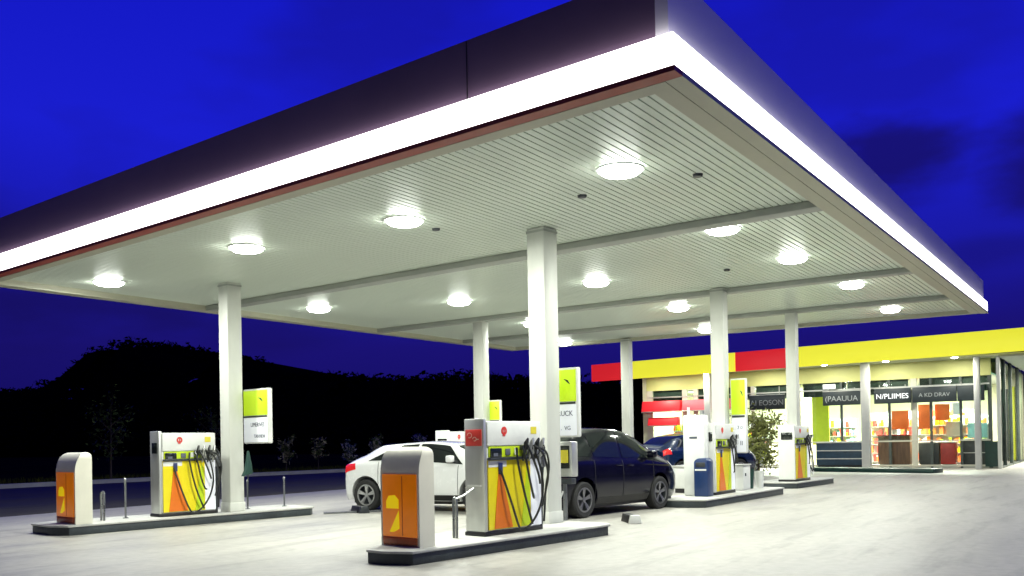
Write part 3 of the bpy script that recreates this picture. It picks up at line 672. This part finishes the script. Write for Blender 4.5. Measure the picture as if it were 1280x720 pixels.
class Car:
    """surface S(x, v): v 0 = sill, .5 = belt, .8 = roof edge, 1 = roof centre; rear is x=0, front is x=L"""
    def __init__(s, tab, zb=.20): s.tab = tab; s.zb = zb; s.L = tab[-1][0]
    def pt(s, x, v, side=-1, off=0):
        def raw(x, v):
            w, belt, roof, wr = interp(s.tab, x)     # half width, belt height, roof height, roof half width
            ring = [(0, w*.90, s.zb), (.12, w*.975, s.zb+.14), (.30, w, s.zb+(belt-s.zb)*.52), (.44, w*.985, belt-.07), (.5, w*.955, belt), (.78, wr*1.0, belt+(roof-belt)*.84), (.86, wr*.86, belt+(roof-belt)*.955), (1, 0, roof)]
            y, z = interp(ring, v); return Vector((x, y, z))
        p = raw(x, v)
        if off:
            e = .01; dx = raw(min(x+e, s.L), v)-raw(max(x-e, 0), v); dv = raw(x, min(v+e, 1))-raw(x, max(v-e, 0))
            n = dv.cross(dx)
            if n.length > 1e-9:
                n.normalize()
                if n.dot(Vector((0, p.y, p.z-.6))) < 0: n = -n
                p = p + n*off
        return Vector((p.x, p.y*side, p.z))
    def body(s, name, material, parent, wheels, wr_, nx=70, nv=30):
        vs = []; fs = []; m = 2*nv+1
        for i in range(nx+1):
            t = i/nx; x = s.L*(t - .035*math.sin(2*math.pi*t)*1.0)
            for j in range(-nv, nv+1):
                v = 1-abs(j)/nv; vs.append(s.pt(x, v, -1 if j < 0 else 1))
        for i in range(nx):
            for j in range(m-1): a = i*m+j; fs.append((a, a+1, a+m+1, a+m))
            fs.append((i*m, (i+1)*m, (i+2)*m-1, (i+1)*m-1))
        fs.append(tuple(range(m))); fs.append(tuple(range(nx*m, (nx+1)*m))[::-1])
        o = MB().add(vs, fs).build(name, material, parent, smooth=False)
        for wx in wheels:
            c = MB().lathe([(0, -1.2), (wr_+.055, -1.2), (wr_+.055, 1.2), (0, 1.2)], 'y', 40, (wx, 0, wr_+.015)).build('cut', material)
            bm = bmesh.new(); bm.from_mesh(c.data); bmesh.ops.remove_doubles(bm, verts=bm.verts, dist=1e-5); bmesh.ops.recalc_face_normals(bm, faces=bm.faces); bm.to_mesh(c.data); bm.free()
            c.location = parent.location; c.rotation_euler = parent.rotation_euler; bpy.context.view_layer.update()
            md = o.modifiers.new('b', 'BOOLEAN'); md.operation = 'DIFFERENCE'; md.solver = 'EXACT'; md.object = c
            bpy.context.view_layer.update()
            me = bpy.data.meshes.new_from_object(o.evaluated_get(bpy.context.evaluated_depsgraph_get()))
            o.modifiers.clear(); o.data = me; bpy.data.objects.remove(c)
        for p in o.data.polygons: p.use_smooth = True
        o.data.set_sharp_from_angle(angle=R(38)); o.data.materials.clear(); o.data.materials.append(material)
        return o
    def patch(s, name, material, parent, poly, side=-1, off=.006, n=10, both=False):
        """poly = (x00,v00),(x10,v10),(x11,v11),(x01,v01)"""
        vs = []; fs = []
        for i in range(n+1):
            for j in range(n+1):
                a, b = i/n, j/n
                x = (1-a)*(1-b)*poly[0][0]+a*(1-b)*poly[1][0]+a*b*poly[2][0]+(1-a)*b*poly[3][0]
                v = (1-a)*(1-b)*poly[0][1]+a*(1-b)*poly[1][1]+a*b*poly[2][1]+(1-a)*b*poly[3][1]
                vs.append(s.pt(x, v, side, off))
        for i in range(n):
            for j in range(n): k = i*(n+1)+j; fs.append((k, k+1, k+n+2, k+n+1))
        return MB().add(vs, fs).build(name, material, parent, smooth=True)
    def span(s, name, material, parent, x0, x1, v0, v1, off=.006, n=14):
        """patch across both sides, over the centre (windscreens)"""
        vs = []; fs = []
        for i in range(n+1):
            x = x0+(x1-x0)*i/n; v = v0+(v1-v0)*i/n
            for j in range(-n, n+1):
                vv = 1-(1-v)*abs(j)/n; vs.append(s.pt(x, vv, -1 if j < 0 else 1, off))
        m = 2*n+1
        for i in range(n):
            for j in range(m-1): a = i*m+j; fs.append((a, a+1, a+m+1, a+m))
        return MB().add(vs, fs).build(name, material, parent, smooth=True)
def wheel(parent, x, y, r, side, rimm, spokes=5):
    w = MB().lathe([(r*.66, -.09), (r*.9, -.10), (r*.985, -.085), (r, -.05), (r, .05), (r*.985, .085), (r*.9, .10), (r*.66, .09)], 'y', 40)
    o = w.build('wheel', M['tyre'], parent, smooth=True); o.location = (x, y, r); o.rotation_euler = (0, 0, 0 if side < 0 else math.pi)
    MB().lathe([(r*.67, -.088), (r*.62, -.092), (r*.60, -.05), (r*.58, .02), (0, .02)], 'y', 40).build('rim', M['dark'], o, smooth=True)
    q = MB()
    q.lathe([(r*.68, -.086), (r*.68, -.097), (r*.60, -.097), (r*.60, -.08)], 'y', 40)
    for k in range(spokes):
        a = 2*math.pi*k/spokes + .3
        for da in (-.13, .13):
            c, s_ = math.cos(a), math.sin(a); c2, s2 = math.cos(a+da), math.sin(a+da)
            t0, t1 = Vector((c*r*.10, 0, s_*r*.10)), Vector((c2*r*.63, 0, s2*r*.63)); nrm = Vector((-s2, 0, c2))*r*.052
            q.hexa([(t0-nrm)+Vector((0, -.075, 0)), (t1-nrm)+Vector((0, -.088, 0)), (t1+nrm)+Vector((0, -.088, 0)), (t0+nrm)+Vector((0, -.075, 0))],
                   [(t0-nrm)+Vector((0, -.055, 0)), (t1-nrm)+Vector((0, -.06, 0)), (t1+nrm)+Vector((0, -.06, 0)), (t0+nrm)+Vector((0, -.055, 0))])
    q.lathe([(0, -.088), (r*.13, -.085), (r*.15, -.05), (0, -.05)], 'y', 20)
    q.build('spokes', rimm, o)
def hatch(x, y, rz, lab, paint, L, Wd, Hh, r, wb, ro, rimm, sedan=False, belt=.93, door_x=None):
    """car whose right side (-Y) faces the camera; (x, y) is the rear bumper at the right side"""
    p = empty('parked_car', (x, y, 0), rz, lab, 'car', 'cars on the forecourt')
    h = Wd/2; k = L/3.75
    inner = bpy.data.objects.new('tmp', None)
    k2 = L/4.25
    if sedan:
        tab = [(0, h*.80, .80, .86, h*.56), (.06, h*.90, .86, .95, h*.60), (.42, h*.97, .90, 1.08, h*.62), (.95, h*.995, belt, 1.27, h*.66), (1.6, h, belt, Hh-.02, h*.70), (2.1, h, belt-.02, Hh, h*.72), (2.7, h, belt-.05, Hh-.05, h*.70), (3.30, h*.99, belt-.08, 1.05, h*.72), (3.65, h*.97, .83, .93, h*.74), (4.05, h*.90, .68, .78, h*.68), (4.25, h*.66, .52, .58, h*.50)]
        tab = [(t[0]*k2,)+t[1:] for t in tab]
    else:
        tab = [(0, h*.80, .84, .93, h*.58), (.07*k, h*.90, .90, 1.00, h*.62), (.30*k, h*.97, belt+.02, 1.16, h*.65), (.65*k, h*.99, belt+.02, 1.33, h*.68), (1.05*k, h, belt+.01, Hh-.055, h*.71), (1.5*k, h, belt, Hh, h*.73), (1.9*k, h, belt-.01, Hh-.015, h*.72), (2.3*k, h, belt-.02, Hh-.09, h*.70), (2.7*k, h*.99, belt-.04, Hh-.25, h*.69), (3.05*k, h*.975, belt-.07, 1.07, h*.71), (3.35*k, h*.94, .83, .94, h*.72), (3.58*k, h*.88, .72, .79, h*.68), (L-.02, h*.78, .60, .67, h*.6), (L, h*.70, .54, .60, h*.5)]
    c = Car(tab)
    fr = ro+wb
    grp = p
    # geometry is built with the car's centre line at y = 0 of the empty, which stands half a width inwards
    a = rz; p.location = (x - math.sin(a)*h, y + math.cos(a)*h, 0)
    bpy.context.view_layer.update()
    c.body('body', paint, p, (ro, fr), r)
    for sd in (-1, 1):
        if sedan:
            c.patch('side_window', M['cglass'], p, [(.70*k2, .53), (1.93*k2, .52), (1.93*k2, .79), (1.50*k2, .79)], sd)
            c.patch('side_window', M['cglass'], p, [(2.0*k2, .52), (3.12*k2, .52), (2.68*k2, .79), (2.0*k2, .79)], sd)
            dx = [(1.96, 1.96)]
        else:
            c.patch('side_window', M['cglass'], p, [(.46*k, .56), (.90*k, .54), (.90*k, .77), (.74*k, .77)], sd)
            c.patch('side_window', M['cglass'], p, [(.96*k, .54), (1.72*k, .53), (1.72*k, .78), (.96*k, .78)], sd)
            c.patch('side_window', M['cglass'], p, [(1.79*k, .53), (2.90*k, .53), (2.46*k, .78), (1.79*k, .78)], sd)
        q = MB()
        doors = (1.0*k2, 1.96*k2, 3.0*k2) if sedan else (.93*k, 1.755*k, 2.72*k)
        for X in doors:
            pts = [c.pt(X + (.04 if X == doors[-1] else 0)*v, v, sd, .002) for v in [.08+.42*i/12 for i in range(13)]]
            q.tube(pts, .005, 5)
        q.build('door_seams', M['seam'], p)
        for X in doors[:2]:
            P = c.pt(X+.62*(doors[1]-doors[0])+.18 if X == doors[0] else X+.22, .43, sd, .014)
            MB().box(P.x-.075, P.x+.075, P.y-.012, P.y+.012, P.z-.013, P.z+.013).build('door_handle', paint, p, bevel=.008)
        P = c.pt(doors[2]-.12, .54, sd, .02)
        MB().box(P.x-.05, P.x+.06, min(P.y, P.y+sd*.17), max(P.y, P.y+sd*.17), P.z-.01, P.z+.12).build('mirror', paint, p, bevel=.03, segs=3)
        c.patch('tail_lamp', M['tail'], p, [(.0+.015, .42), (.26, .40), (.20, .56), (.03, .58)] if not sedan else [(.015, .40), (.34, .42), (.30, .52), (.03, .54)], sd, .008)
        c.patch('headlamp', M['headl'], p, [(L-.42, .50), (L-.05, .36), (L-.05, .52), (L-.40, .62)], sd, .008)
        c.patch('sill_trim', M['rubber'], p, [(ro+r+.07, .01), (fr-r-.07, .01), (fr-r-.07, .10), (ro+r+.07, .10)], sd, .005)
        wheel(p, ro, sd*(h-.115), r, sd, rimm); wheel(p, fr, sd*(h-.115), r, sd, rimm)
    if sedan:
        c.span('rear_window', M['cglass'], p, .42*k2, 1.35*k2, .80, .86)
        c.span('windscreen', M['cglass'], p, 2.85*k2, 3.42*k2, .84, .80)
    else:
        c.span('rear_window', M['cglass'], p, .22*k, .85*k, .80, .85)
        c.span('windscreen', M['cglass'], p, 2.50*k, 3.12*k, .84, .80)
    MB().box(-.02, .03, -.26, .26, .42, .53).build('number_plate', M['plate'], p)
    MB().box(-.03, .05, -h*.72, h*.72, .22, .40).build('rear_bumper', M['rubber'] if not sedan else paint, p, bevel=.02)
    MB().box(L-.05, L+.02, -h*.55, h*.55, .24, .42).build('grille', M['rubber'], p, bevel=.02)
    MB().box(.2, L-.2, -h*.80, h*.80, .14, .215).build('underbody', M['rubber'], p)
    return p
hatch(13.02, 7.50, R(-8), 'small black hatchback standing behind the thick front pillar', M['carb'], 3.75, 1.62, 1.50, .30, 2.32, .64, M['rimd'])
wcar = hatch(13.68, 12.85, R(-85), 'white hatchback with red tail lamp behind the nearest orange cabinet', M['carw'], 3.75, 1.66, 1.32, .30, 2.45, .58, M['rim'], sedan=True)
text('door_lettering', 'C Dravang', .10, M['pale'], wcar, (1.75, -.835, .70), (R(90), 0, 0), .003)
hatch(25.6, 11.2, R(-25), 'dark blue car parked by the shop behind the black car', M['carblue'], 3.9, 1.65, 1.45, .30, 2.4, .65, M['rimd'])
hatch(30.0, 11.7, R(-12), 'silver car half hidden behind the blue car and right pump', M['carsil'], 4.1, 1.70, 1.45, .30, 2.5, .68, M['rim'], sedan=True)

# ------------------------------------------------------------------ shop
shop = empty('station_shop', (37.5, 8, 0), 0, 'long glass fronted station shop with yellow and red lit fascia', 'shop')
SI = Matrix.Translation((-37.5, -8, 0))
def sb(m, name, material, par=None, **k):
    o = m.build(name, material, par or shop, **k)
    if par is None: o.matrix_parent_inverse = SI
    return o
XF, XG = 36.0, 37.6       # fascia line and glass line
def yz(seg, z0, z1, x0=XF, x1=XF+.12): return MB().box(x0, x1, seg[0], seg[1], z0, z1)
def ftop(y): return 4.78 - .018*(y-2.7)
def fbot(y): return 4.00 - .014*(y-2.7)
def fseg(y0, y1, name, material, lab=None):
    m = MB().hexa([(XF,y0,fbot(y0)),(XF+.14,y0,fbot(y0)),(XF+.14,y1,fbot(y1)),(XF,y1,fbot(y1))], [(XF,y0,ftop(y0)),(XF+.14,y0,ftop(y0)),(XF+.14,y1,ftop(y1)),(XF,y1,ftop(y1))])
    o = sb(m, name, material, bevel=.01)
    if lab: o['label'] = lab
fseg(-8, 10.50, 'fascia_panel', M['shopyel'], 'long lit yellow fascia panel on the right')
fseg(10.51, 12.75, 'fascia_panel', M['shopred'], 'lit red fascia panel in the middle')
fseg(12.76, 17.2, 'fascia_panel', M['shopyel'], 'lit yellow fascia panel on the left')
fseg(17.21, 19.15, 'fascia_panel', M['shopred'], 'lit red fascia end panel at the far left')
sb(MB().box(XF+.15, 46, -8, 19.1, 4.32, 4.40), 'roof', M['roof'])
sb(MB().box(XF+.15, XG+.3, -8, 19.1, 3.93, 3.97), 'soffit', M['shopsoff'])
sb(MB().box(XG-.04, XG+.08, 3.9, 17.3, 3.32, 3.925), 'header_panel', M['shophead'])
sb(MB().box(45.6, 45.8, 3.6, 17.4, 0, 4.3), 'back_wall', M['shopwall'])
sb(MB().box(XG, 45.6, 17.3, 17.5, 0, 4.3), 'end_wall', M['shopwall'])
sb(MB().box(XG+.1, 45.6, 3.9, 17.3, 3.36, 3.42), 'inner_ceiling', M['white'])
sb(MB().box(XG-.05, 45.6, 3.6, 17.5, .0, .05), 'shop_floor', M['shopfloor'])
sb(MB().box(XG+.2, 41.5, 10.9, 11.0, .05, 3.35), 'lemon_partition', M['shopwall'])
sb(MB().box(XG+.6, XG+.7, 9.75, 10.4, .9, 3.3), 'lemon_panel', M['lemon'])
for y, wd in ((4.24, .20), (8.0, .30), (14.15, .26)):
    sb(MB().box(XF+.5, XF+.5+wd, y-wd/2, y+wd/2, 0, 3.93), 'porch_column', M['white'], bevel=.02)
for y, wd, mm in ((6.48, .20, 'mull'), (15.55, .20, 'mull'), (15.05, .20, 'mull'), (12.6, .14, 'mull'), (17.15, .25, 'mull'), (5.9, .09, 'mulld'), (4.9, .09, 'mulld'), (3.95, .12, 'mulld'), (9.1, .09, 'mulld'), (10.75, .14, 'mull'), (7.35, .09, 'mulld')):
    sb(MB().box(XG-.06, XG+.06, y-wd/2, y+wd/2, .0, 3.32), 'mullion', M[mm])
for z0, z1 in ((3.00, 3.05), (.98, 1.03), (.06, .12)):
    sb(MB().box(XG-.075, XG+.03, 3.95, 17.2, z0, z1), 'transom', M['mull'] if z0 < 2 else M['alu'])
yb = [3.95, 4.9, 5.9, 6.48, 7.35, 9.1, 10.75, 12.6, 15.05, 15.55, 17.15]
for a, b2 in zip(yb, yb[1:]):
    sb(MB().box(XG-.006, XG+.006, a+.05, b2-.05, 1.04, 2.99), 'window', M['glass'])
    o = sb(MB().box(XG-.006, XG+.006, a+.05, b2-.05, 3.06, 3.31), 'window', M['glass'])
# dark upper recess behind the glass, above the sign line
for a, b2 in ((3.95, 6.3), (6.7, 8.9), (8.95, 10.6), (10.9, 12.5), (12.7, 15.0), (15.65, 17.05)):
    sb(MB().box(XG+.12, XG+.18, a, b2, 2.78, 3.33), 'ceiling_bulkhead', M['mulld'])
# sign boards hanging at the front
def shopsign(y0, y1, z0, z1, x, txt, mm, lab, size, ycen=None):
    p = empty('shop_sign', (x, (y0+y1)/2, (z0+z1)/2), 0, lab, 'sign', 'dark sign boards along the shop front')
    hw, hh = (y1-y0)/2, (z1-z0)/2
    MB().box(0, .08, -hw, hw, -hh, hh).build('board', M['signd'], p, bevel=.012)
    MB().box(-.012, .085, -hw, hw, hh+.001, hh+.03).build('top_rail', M['alu'], p)
    for yy in (-hw*.7, hw*.7): MB().tube([(.04, yy, hh+.03), (.04, yy, hh+(.35 if x < 36.9 else .14))], .015, 6).build('hanger', M['alu'], p)
    if txt: text('lettering', txt, size, mm, p, (-.006, ycen or 0, -.02), ROTX, .004, 1.0)
    return p
shopsign(10.95, 12.35, 2.32, 2.88, 36.4, 'AI EOSON', M['letg'], 'dark sign board between the two right pillars with pale top edge', .29)
shopsign(8.35, 9.75, 2.42, 2.95, 37.35, '(PAAUUA', M['letg'], 'dark sign board just right of the farthest right pillar', .29)
shopsign(6.55, 7.85, 2.42, 2.98, 37.35, 'N/PLIIMES', M['letw'], 'dark sign board with bright white lettering', .27)
shopsign(5.0, 6.5, 2.42, 2.98, 37.35, 'A KD DRAV', M['letg'], 'dark sign board with dim grey lettering', .20)
shopsign(4.1, 4.98, 2.42, 2.98, 37.35, '', M['letg'], 'blank dark sign board behind the slim right porch column', .2)
o = MB().box(XG-.30, XG-.24, 9.25, 9.72, 3.06, 3.24).build('notice_plate', M['whitelit']); tag(o, 'small bright white plate above the second dark sign', 'notice')
# awnings on the left part
def awning(y0, y1, z0, z1, material, lab, x=37.1):
    p = empty('awning', (x, y0, z0), 0, lab, 'awning', 'red awnings on the left of the shop')
    MB().prism([(0, 0), (.38, 0), (.38, z1-z0), (.12, z1-z0)], 'y', 0, y1-y0).build('canvas', material, p, bevel=.01)
    MB().tube([(.02, 0, -.02), (.02, y1-y0, -.02)], .02).build('front_rail', M['alu'], p)
awning(15.6, 17.35, 2.42, 2.86, M['awred'], 'bright red awning at the far left of the shop')
awning(12.8, 15.5, 2.42, 2.86, M['pink'], 'long pink red awning left of the right pump pillar')
awning(15.75, 17.1, 1.82, 2.16, M['awred'], 'lower red awning band at the far left of the shop', 37.15)
# interior furniture and goods
def counter(y0, y1, h, material, lab, x=XG+.25, d=.6, rails=0, topm='counterw'):
    p = empty('counter', (x, y0, .05), 0, lab, 'counter', 'counters behind the shop glass')
    MB().box(0, d, 0, y1-y0, .08, h).build('front', material, p, bevel=.01)
    MB().box(.05, d-.05, .04, y1-y0-.04, 0, .079).build('plinth', M['rubber'], p)
    MB().box(-.03, d+.02, -.02, y1-y0+.02, h+.001, h+.05).build('top', M[topm], p, bevel=.008)
    for k in range(rails):
        z = h*(k+1)/(rails+1); MB().box(-.02, -.001, .02, y1-y0-.02, z, z+.035).build('rail', M['counterw'], p)
    return p
counter(8.2, 9.9, .92, M['counter1'], 'navy counter with white rails behind the glass right of the farthest pillar', rails=2, x=XG-.75)
counter(6.7, 7.85, 1.15, M['counter2'], 'brown wood counter with red top under the bright lettered sign', topm='counter4')
counter(5.7, 6.4, .86, M['counter3'], 'charcoal counter right of the brown one')
counter(5.15, 5.65, .86, M['counter4'], 'red counter between charcoal ones')
counter(4.0, 4.95, .95, M['counter3'], 'charcoal counter with white rail beside the slim porch column', rails=1)
counter(12.8, 15.0, .9, M['counter1'], 'navy counter behind the glass near the parked cars', rails=1)
def shelf(x, y, L, H, lab, seed, rz=0):
    rnd = random.Random(seed)
    p = empty('display_shelf', (x, y, .05), rz, lab, 'shelf', 'goods shelves inside the shop')
    MB().box(.16, .20, 0, L, 0, H).build('back_panel', M['white'], p)
    cols = ['dorange', 'yellow', 'lime', 'red', 'white', 'cyan', 'navy', 'poster', 'deepgreen']
    n = int(H/.36)
    for k in range(n):
        z = .1 + k*.36
        MB().box(-.16, .158, 0, L, z-.03, z).build('shelf_board', M['alu'], p)
    for ci in range(6):
        m = MB(); cc = rnd.choice(cols)
        for k in range(n):
            z = .1 + k*.36; y0 = .05
            while y0 < L-.12:
                wv = rnd.uniform(.06, .16); hv = rnd.uniform(.14, .30)
                if rnd.random() < .2: m.box(-.12, .05, y0, y0+wv*.9, z+.001, z+hv)
                y0 += wv
        if m.v:
            # lift each colour set off the others by its own depth
            o = m.build('packets', M[cc], p); o.location.x = -.004*ci; o['kind'] = 'stuff'
    return p
shelf(40.2, 4.3, 2.2, 1.9, 'goods shelf behind the right window bay', 1)
shelf(41.0, 7.0, 1.8, 2.1, 'goods shelf behind the bright lettered sign', 2)
shelf(40.6, 9.3, 1.5, 1.9, 'goods shelf behind the lemon panel', 3)
shelf(40.4, 12.9, 2.0, 1.8, 'goods shelf behind the pink awning windows', 4)
shelf(43.5, 5.2, 3.5, 2.2, 'tall goods shelf along the back of the shop', 5)
shelf(39.6, 15.4, 1.6, 1.8, 'goods shelf in the far left bay of the shop', 6)
def panel(y0, y1, z0, z1, x, mm, lab):
    o = MB().box(x, x+.03, y0, y1, z0, z1).build('hanging_poster', M[mm], bevel=.004); tag(o, lab, 'poster', 'posters inside the shop window'); return o
panel(6.75, 7.35, 1.45, 2.15, XG+.35, 'poster', 'orange poster over the brown counter')
panel(5.95, 6.40, 1.45, 2.35, XG+.35, 'poster', 'tall orange poster right of the cream mullion')
panel(5.35, 5.85, 1.75, 2.35, XG+.5, 'poster', 'orange poster near the middle of the right bay')
panel(5.0, 5.5, 1.15, 1.7, XG+.6, 'pale', 'pale peach poster under the dim lettered sign')
panel(4.1, 4.75, 1.08, 1.62, XG+.4, 'cyan', 'pale cyan panel beside the slim porch column')
panel(4.98, 5.25, 1.95, 2.38, XG+.55, 'whitelit', 'small white panel under the dim lettered sign')
# shop lights
cl0 = None
for i, (x, y) in enumerate([(39.5, 5.2), (39.5, 8.0), (39.5, 10.0), (39.5, 12.5), (39.5, 15.5), (43.0, 6.5), (43.0, 13.5)]):
    if cl0 is None:
        cl0 = empty('shop_ceiling_light', (x, y, 3.35)); MB().box(-.3, .3, -.6, .6, -.05, 0).build('tray', M['white'], cl0)
        MB().box(-.27, .27, -.57, .57, -.06, -.0505).build('diffuser', M['band'], cl0)
        ld = bpy.data.lights.new('tray_light', 'AREA'); ld.shape = 'RECTANGLE'; ld.size = .5; ld.size_y = 1.1; ld.energy = 380; ld.color = (1, 1, .88)
        lo = bpy.data.objects.new('tray_light', ld); COL.objects.link(lo); lo.parent = cl0; lo.location = (0, 0, -.07); c = cl0
    else: c = copy_tree(cl0); c.location = (x, y, 3.35)
    tag(c, 'flat square light in the shop ceiling', 'ceiling light', 'flat lights in the shop ceiling')
pl0 = None
for i, y in enumerate((1.5, 4.9, 7.2, 9.4, 11.8, 14.4, 16.4)):
    if pl0 is None:
        pl0 = empty('porch_downlight', (36.32, y, 3.925)); MB().lathe([(0, -.02), (.09, -.02), (.11, 0), (0, 0)], 'z', 20).build('lens', M['lens'], pl0, smooth=True)
        ld = bpy.data.lights.new('downlight', 'AREA'); ld.shape = 'DISK'; ld.size = .2; ld.energy = 55; ld.color = (1, 1, .85)
        lo = bpy.data.objects.new('downlight', ld); COL.objects.link(lo); lo.parent = pl0; lo.location = (0, 0, -.03); c = pl0
    else: c = copy_tree(pl0); c.location = (36.32, y, 3.925)
    tag(c, 'small round downlight under the lit shop fascia', 'downlight', 'downlights under the shop fascia')
for x in (38.6, 41.8, 45.5):
    c = copy_tree(cl0); c.location = (x, 1.6, 3.85); tag(c, 'flat light in the porch ceiling behind the green glass screen', 'ceiling light', 'flat lights behind the entrance glass')
# right hand glass entrance
ent = empty('glass_entrance', (36.9, 3.8, 0), 0, 'green tinted glass entrance screen with dark door right of the porch column', 'glass entrance')
def eb(m, name, material, **k):
    o = m.build(name, material, ent, **k); o.matrix_parent_inverse = Matrix.Translation((-36.9, -3.8, 0)); return o
xs = [36.9, 38.6, 41.0, 44.0, 48.0]
for a, b2 in zip(xs, xs[1:]):
    eb(MB().box(a+.06, b2-.06, 3.60, 3.615, .08, 3.9), 'glass_pane', M['gglass'])
for i, a in enumerate(xs): eb(MB().box(a-.05, a+.05, 3.54, 3.66, 0, 3.92), 'frame', M['mulld'] if i else M['alu'])
eb(MB().box(36.9, 48, 3.55, 3.65, 0, .07), 'sill', M['mulld'])
eb(MB().box(48.0, 48.2, -4, 3.5, 0, 3.9), 'back_wall', M['shopwall'])
eb(MB().box(47.9, 47.99, 1.9, 2.9, 0, 3.2), 'door', M['mulld'])
eb(MB().box(47.86, 47.99, 3.0, 3.16, 0, 3.3), 'yellow_post', M['lemon'])
eb(MB().box(36.15, 48.0, -8, 3.5, 3.86, 3.925), 'porch_ceiling', M['beam'])
eb(MB().box(37.2, 37.25, 3.68, 4.1, .06, .95), 'lower_screen', M['deepgreen'])
# low green planter kerb in front of the shop
a, b2 = Vector((34.3, 9.5, 0)), Vector((33.0, 5.0, 0)); d = (a-b2).normalized(); nn = Vector((d.y, -d.x, 0))*.35
lo_ = [b2-nn, b2+nn, a+nn, a-nn]
o = MB().hexa([v for v in lo_], [v+Vector((0, 0, .14)) for v in lo_]).build('low_kerb', M['deepgreen'], bevel=.03); tag(o, 'long low dark green kerb in front of the shop windows', 'kerb')

# ------------------------------------------------------------------ plants
def plant(name, x, y, H, spread, n, lm, lab, cat, group=None, trunk=.04, base=.3, s=(.04, .10), blossom=0, branches=7):
    p = empty(name, (x, y, 0), random.uniform(0, 6), lab, cat, group)
    t = MB(); tips = []
    top = Vector((random.uniform(-.05, .05), random.uniform(-.05, .05), H*.8))
    t.tube([(0, 0, -.02), (top.x*.5, top.y*.5, H*.4), tuple(top)], [trunk, trunk*.7, trunk*.25], 7)
    for k in range(branches):
        z0 = H*(base + (.75-base)*k/branches); a = k*2.4 + random.uniform(-.4, .4); L = spread*random.uniform(.6, 1.05)
        q0 = Vector((top.x*z0/H, top.y*z0/H, z0)); q1 = q0 + Vector((math.cos(a)*L, math.sin(a)*L, H*random.uniform(.10, .26)))
        t.tube([q0, (q0+q1)/2+Vector((0, 0, .03)), q1], [trunk*.45, trunk*.3, trunk*.12], 5); tips += [q1, (q0*.4+q1*.6), q0*.7+q1*.3]
    tips.append(top)
    t.build('trunk', M['bark'], p, smooth=True)
    m = MB(); bl = MB()
    for i in range(n):
        c = random.choice(tips) + Vector((random.gauss(0, 1), random.gauss(0, 1), random.gauss(0, .9)))*spread*.22
        ss = random.uniform(*s); A = Vector((random.gauss(0,1), random.gauss(0,1), random.gauss(0,1))).normalized(); B = A.orthogonal().normalized()
        (bl if random.random() < blossom else m).quad(c-A*ss, c-B*ss*.45, c+A*ss, c+B*ss*.45)
    m.build('crown', lm, p)
    if bl.v: bl.build('blossom', M['petal'], p)
    return p
plant('shrub', 31.0, 10.25, 2.3, .85, 1500, M['tree'], 'leafy shrub with yellowish leaves between the two right pillars', 'shrub', s=(.05, .12), base=.15, branches=10)
for x, y, H, lab in ((30.7, 32.2, 1.75, 'pale flowered bush right of the left sign board'), (32.95, 32.4, 1.75, 'pale flowered bush midway between left sign and white car'), (35.2, 32.5, 1.45, 'small pale flowered bush above the white car tail'), (37.0, 32.3, 1.85, 'pale flowered bush above the white car roof'), (41.5, 33.0, 2.0, 'pale flowered bush between orange cabinet and middle pillar'), (17.4, 34.0, 2.1, 'pale bluish flowered bush at the left picture edge')):
    plant('flowering_bush', x, y, H, .38, 240, M['leaf'], lab, 'bush', 'flowering bushes along the verge', trunk=.03, s=(.06, .13), blossom=.45)
plant('slim_tree', 22.3, 33.0, 3.7, .8, 420, M['leaf'], 'slim young tree above the gap right of the left orange cabinet', 'tree', trunk=.05, s=(.05, .12), base=.25, branches=9)
plant('slim_tree', 28.2, 34.2, 3.4, .8, 380, M['leaf'], 'slim young tree partly hidden by the left pillar', 'tree', trunk=.05, s=(.05, .12), base=.25, branches=9)

# sky-line trees standing above the ridge are part of the woods
S.cycles.max_bounces = 6; S.cycles.sample_clamp_indirect = 4
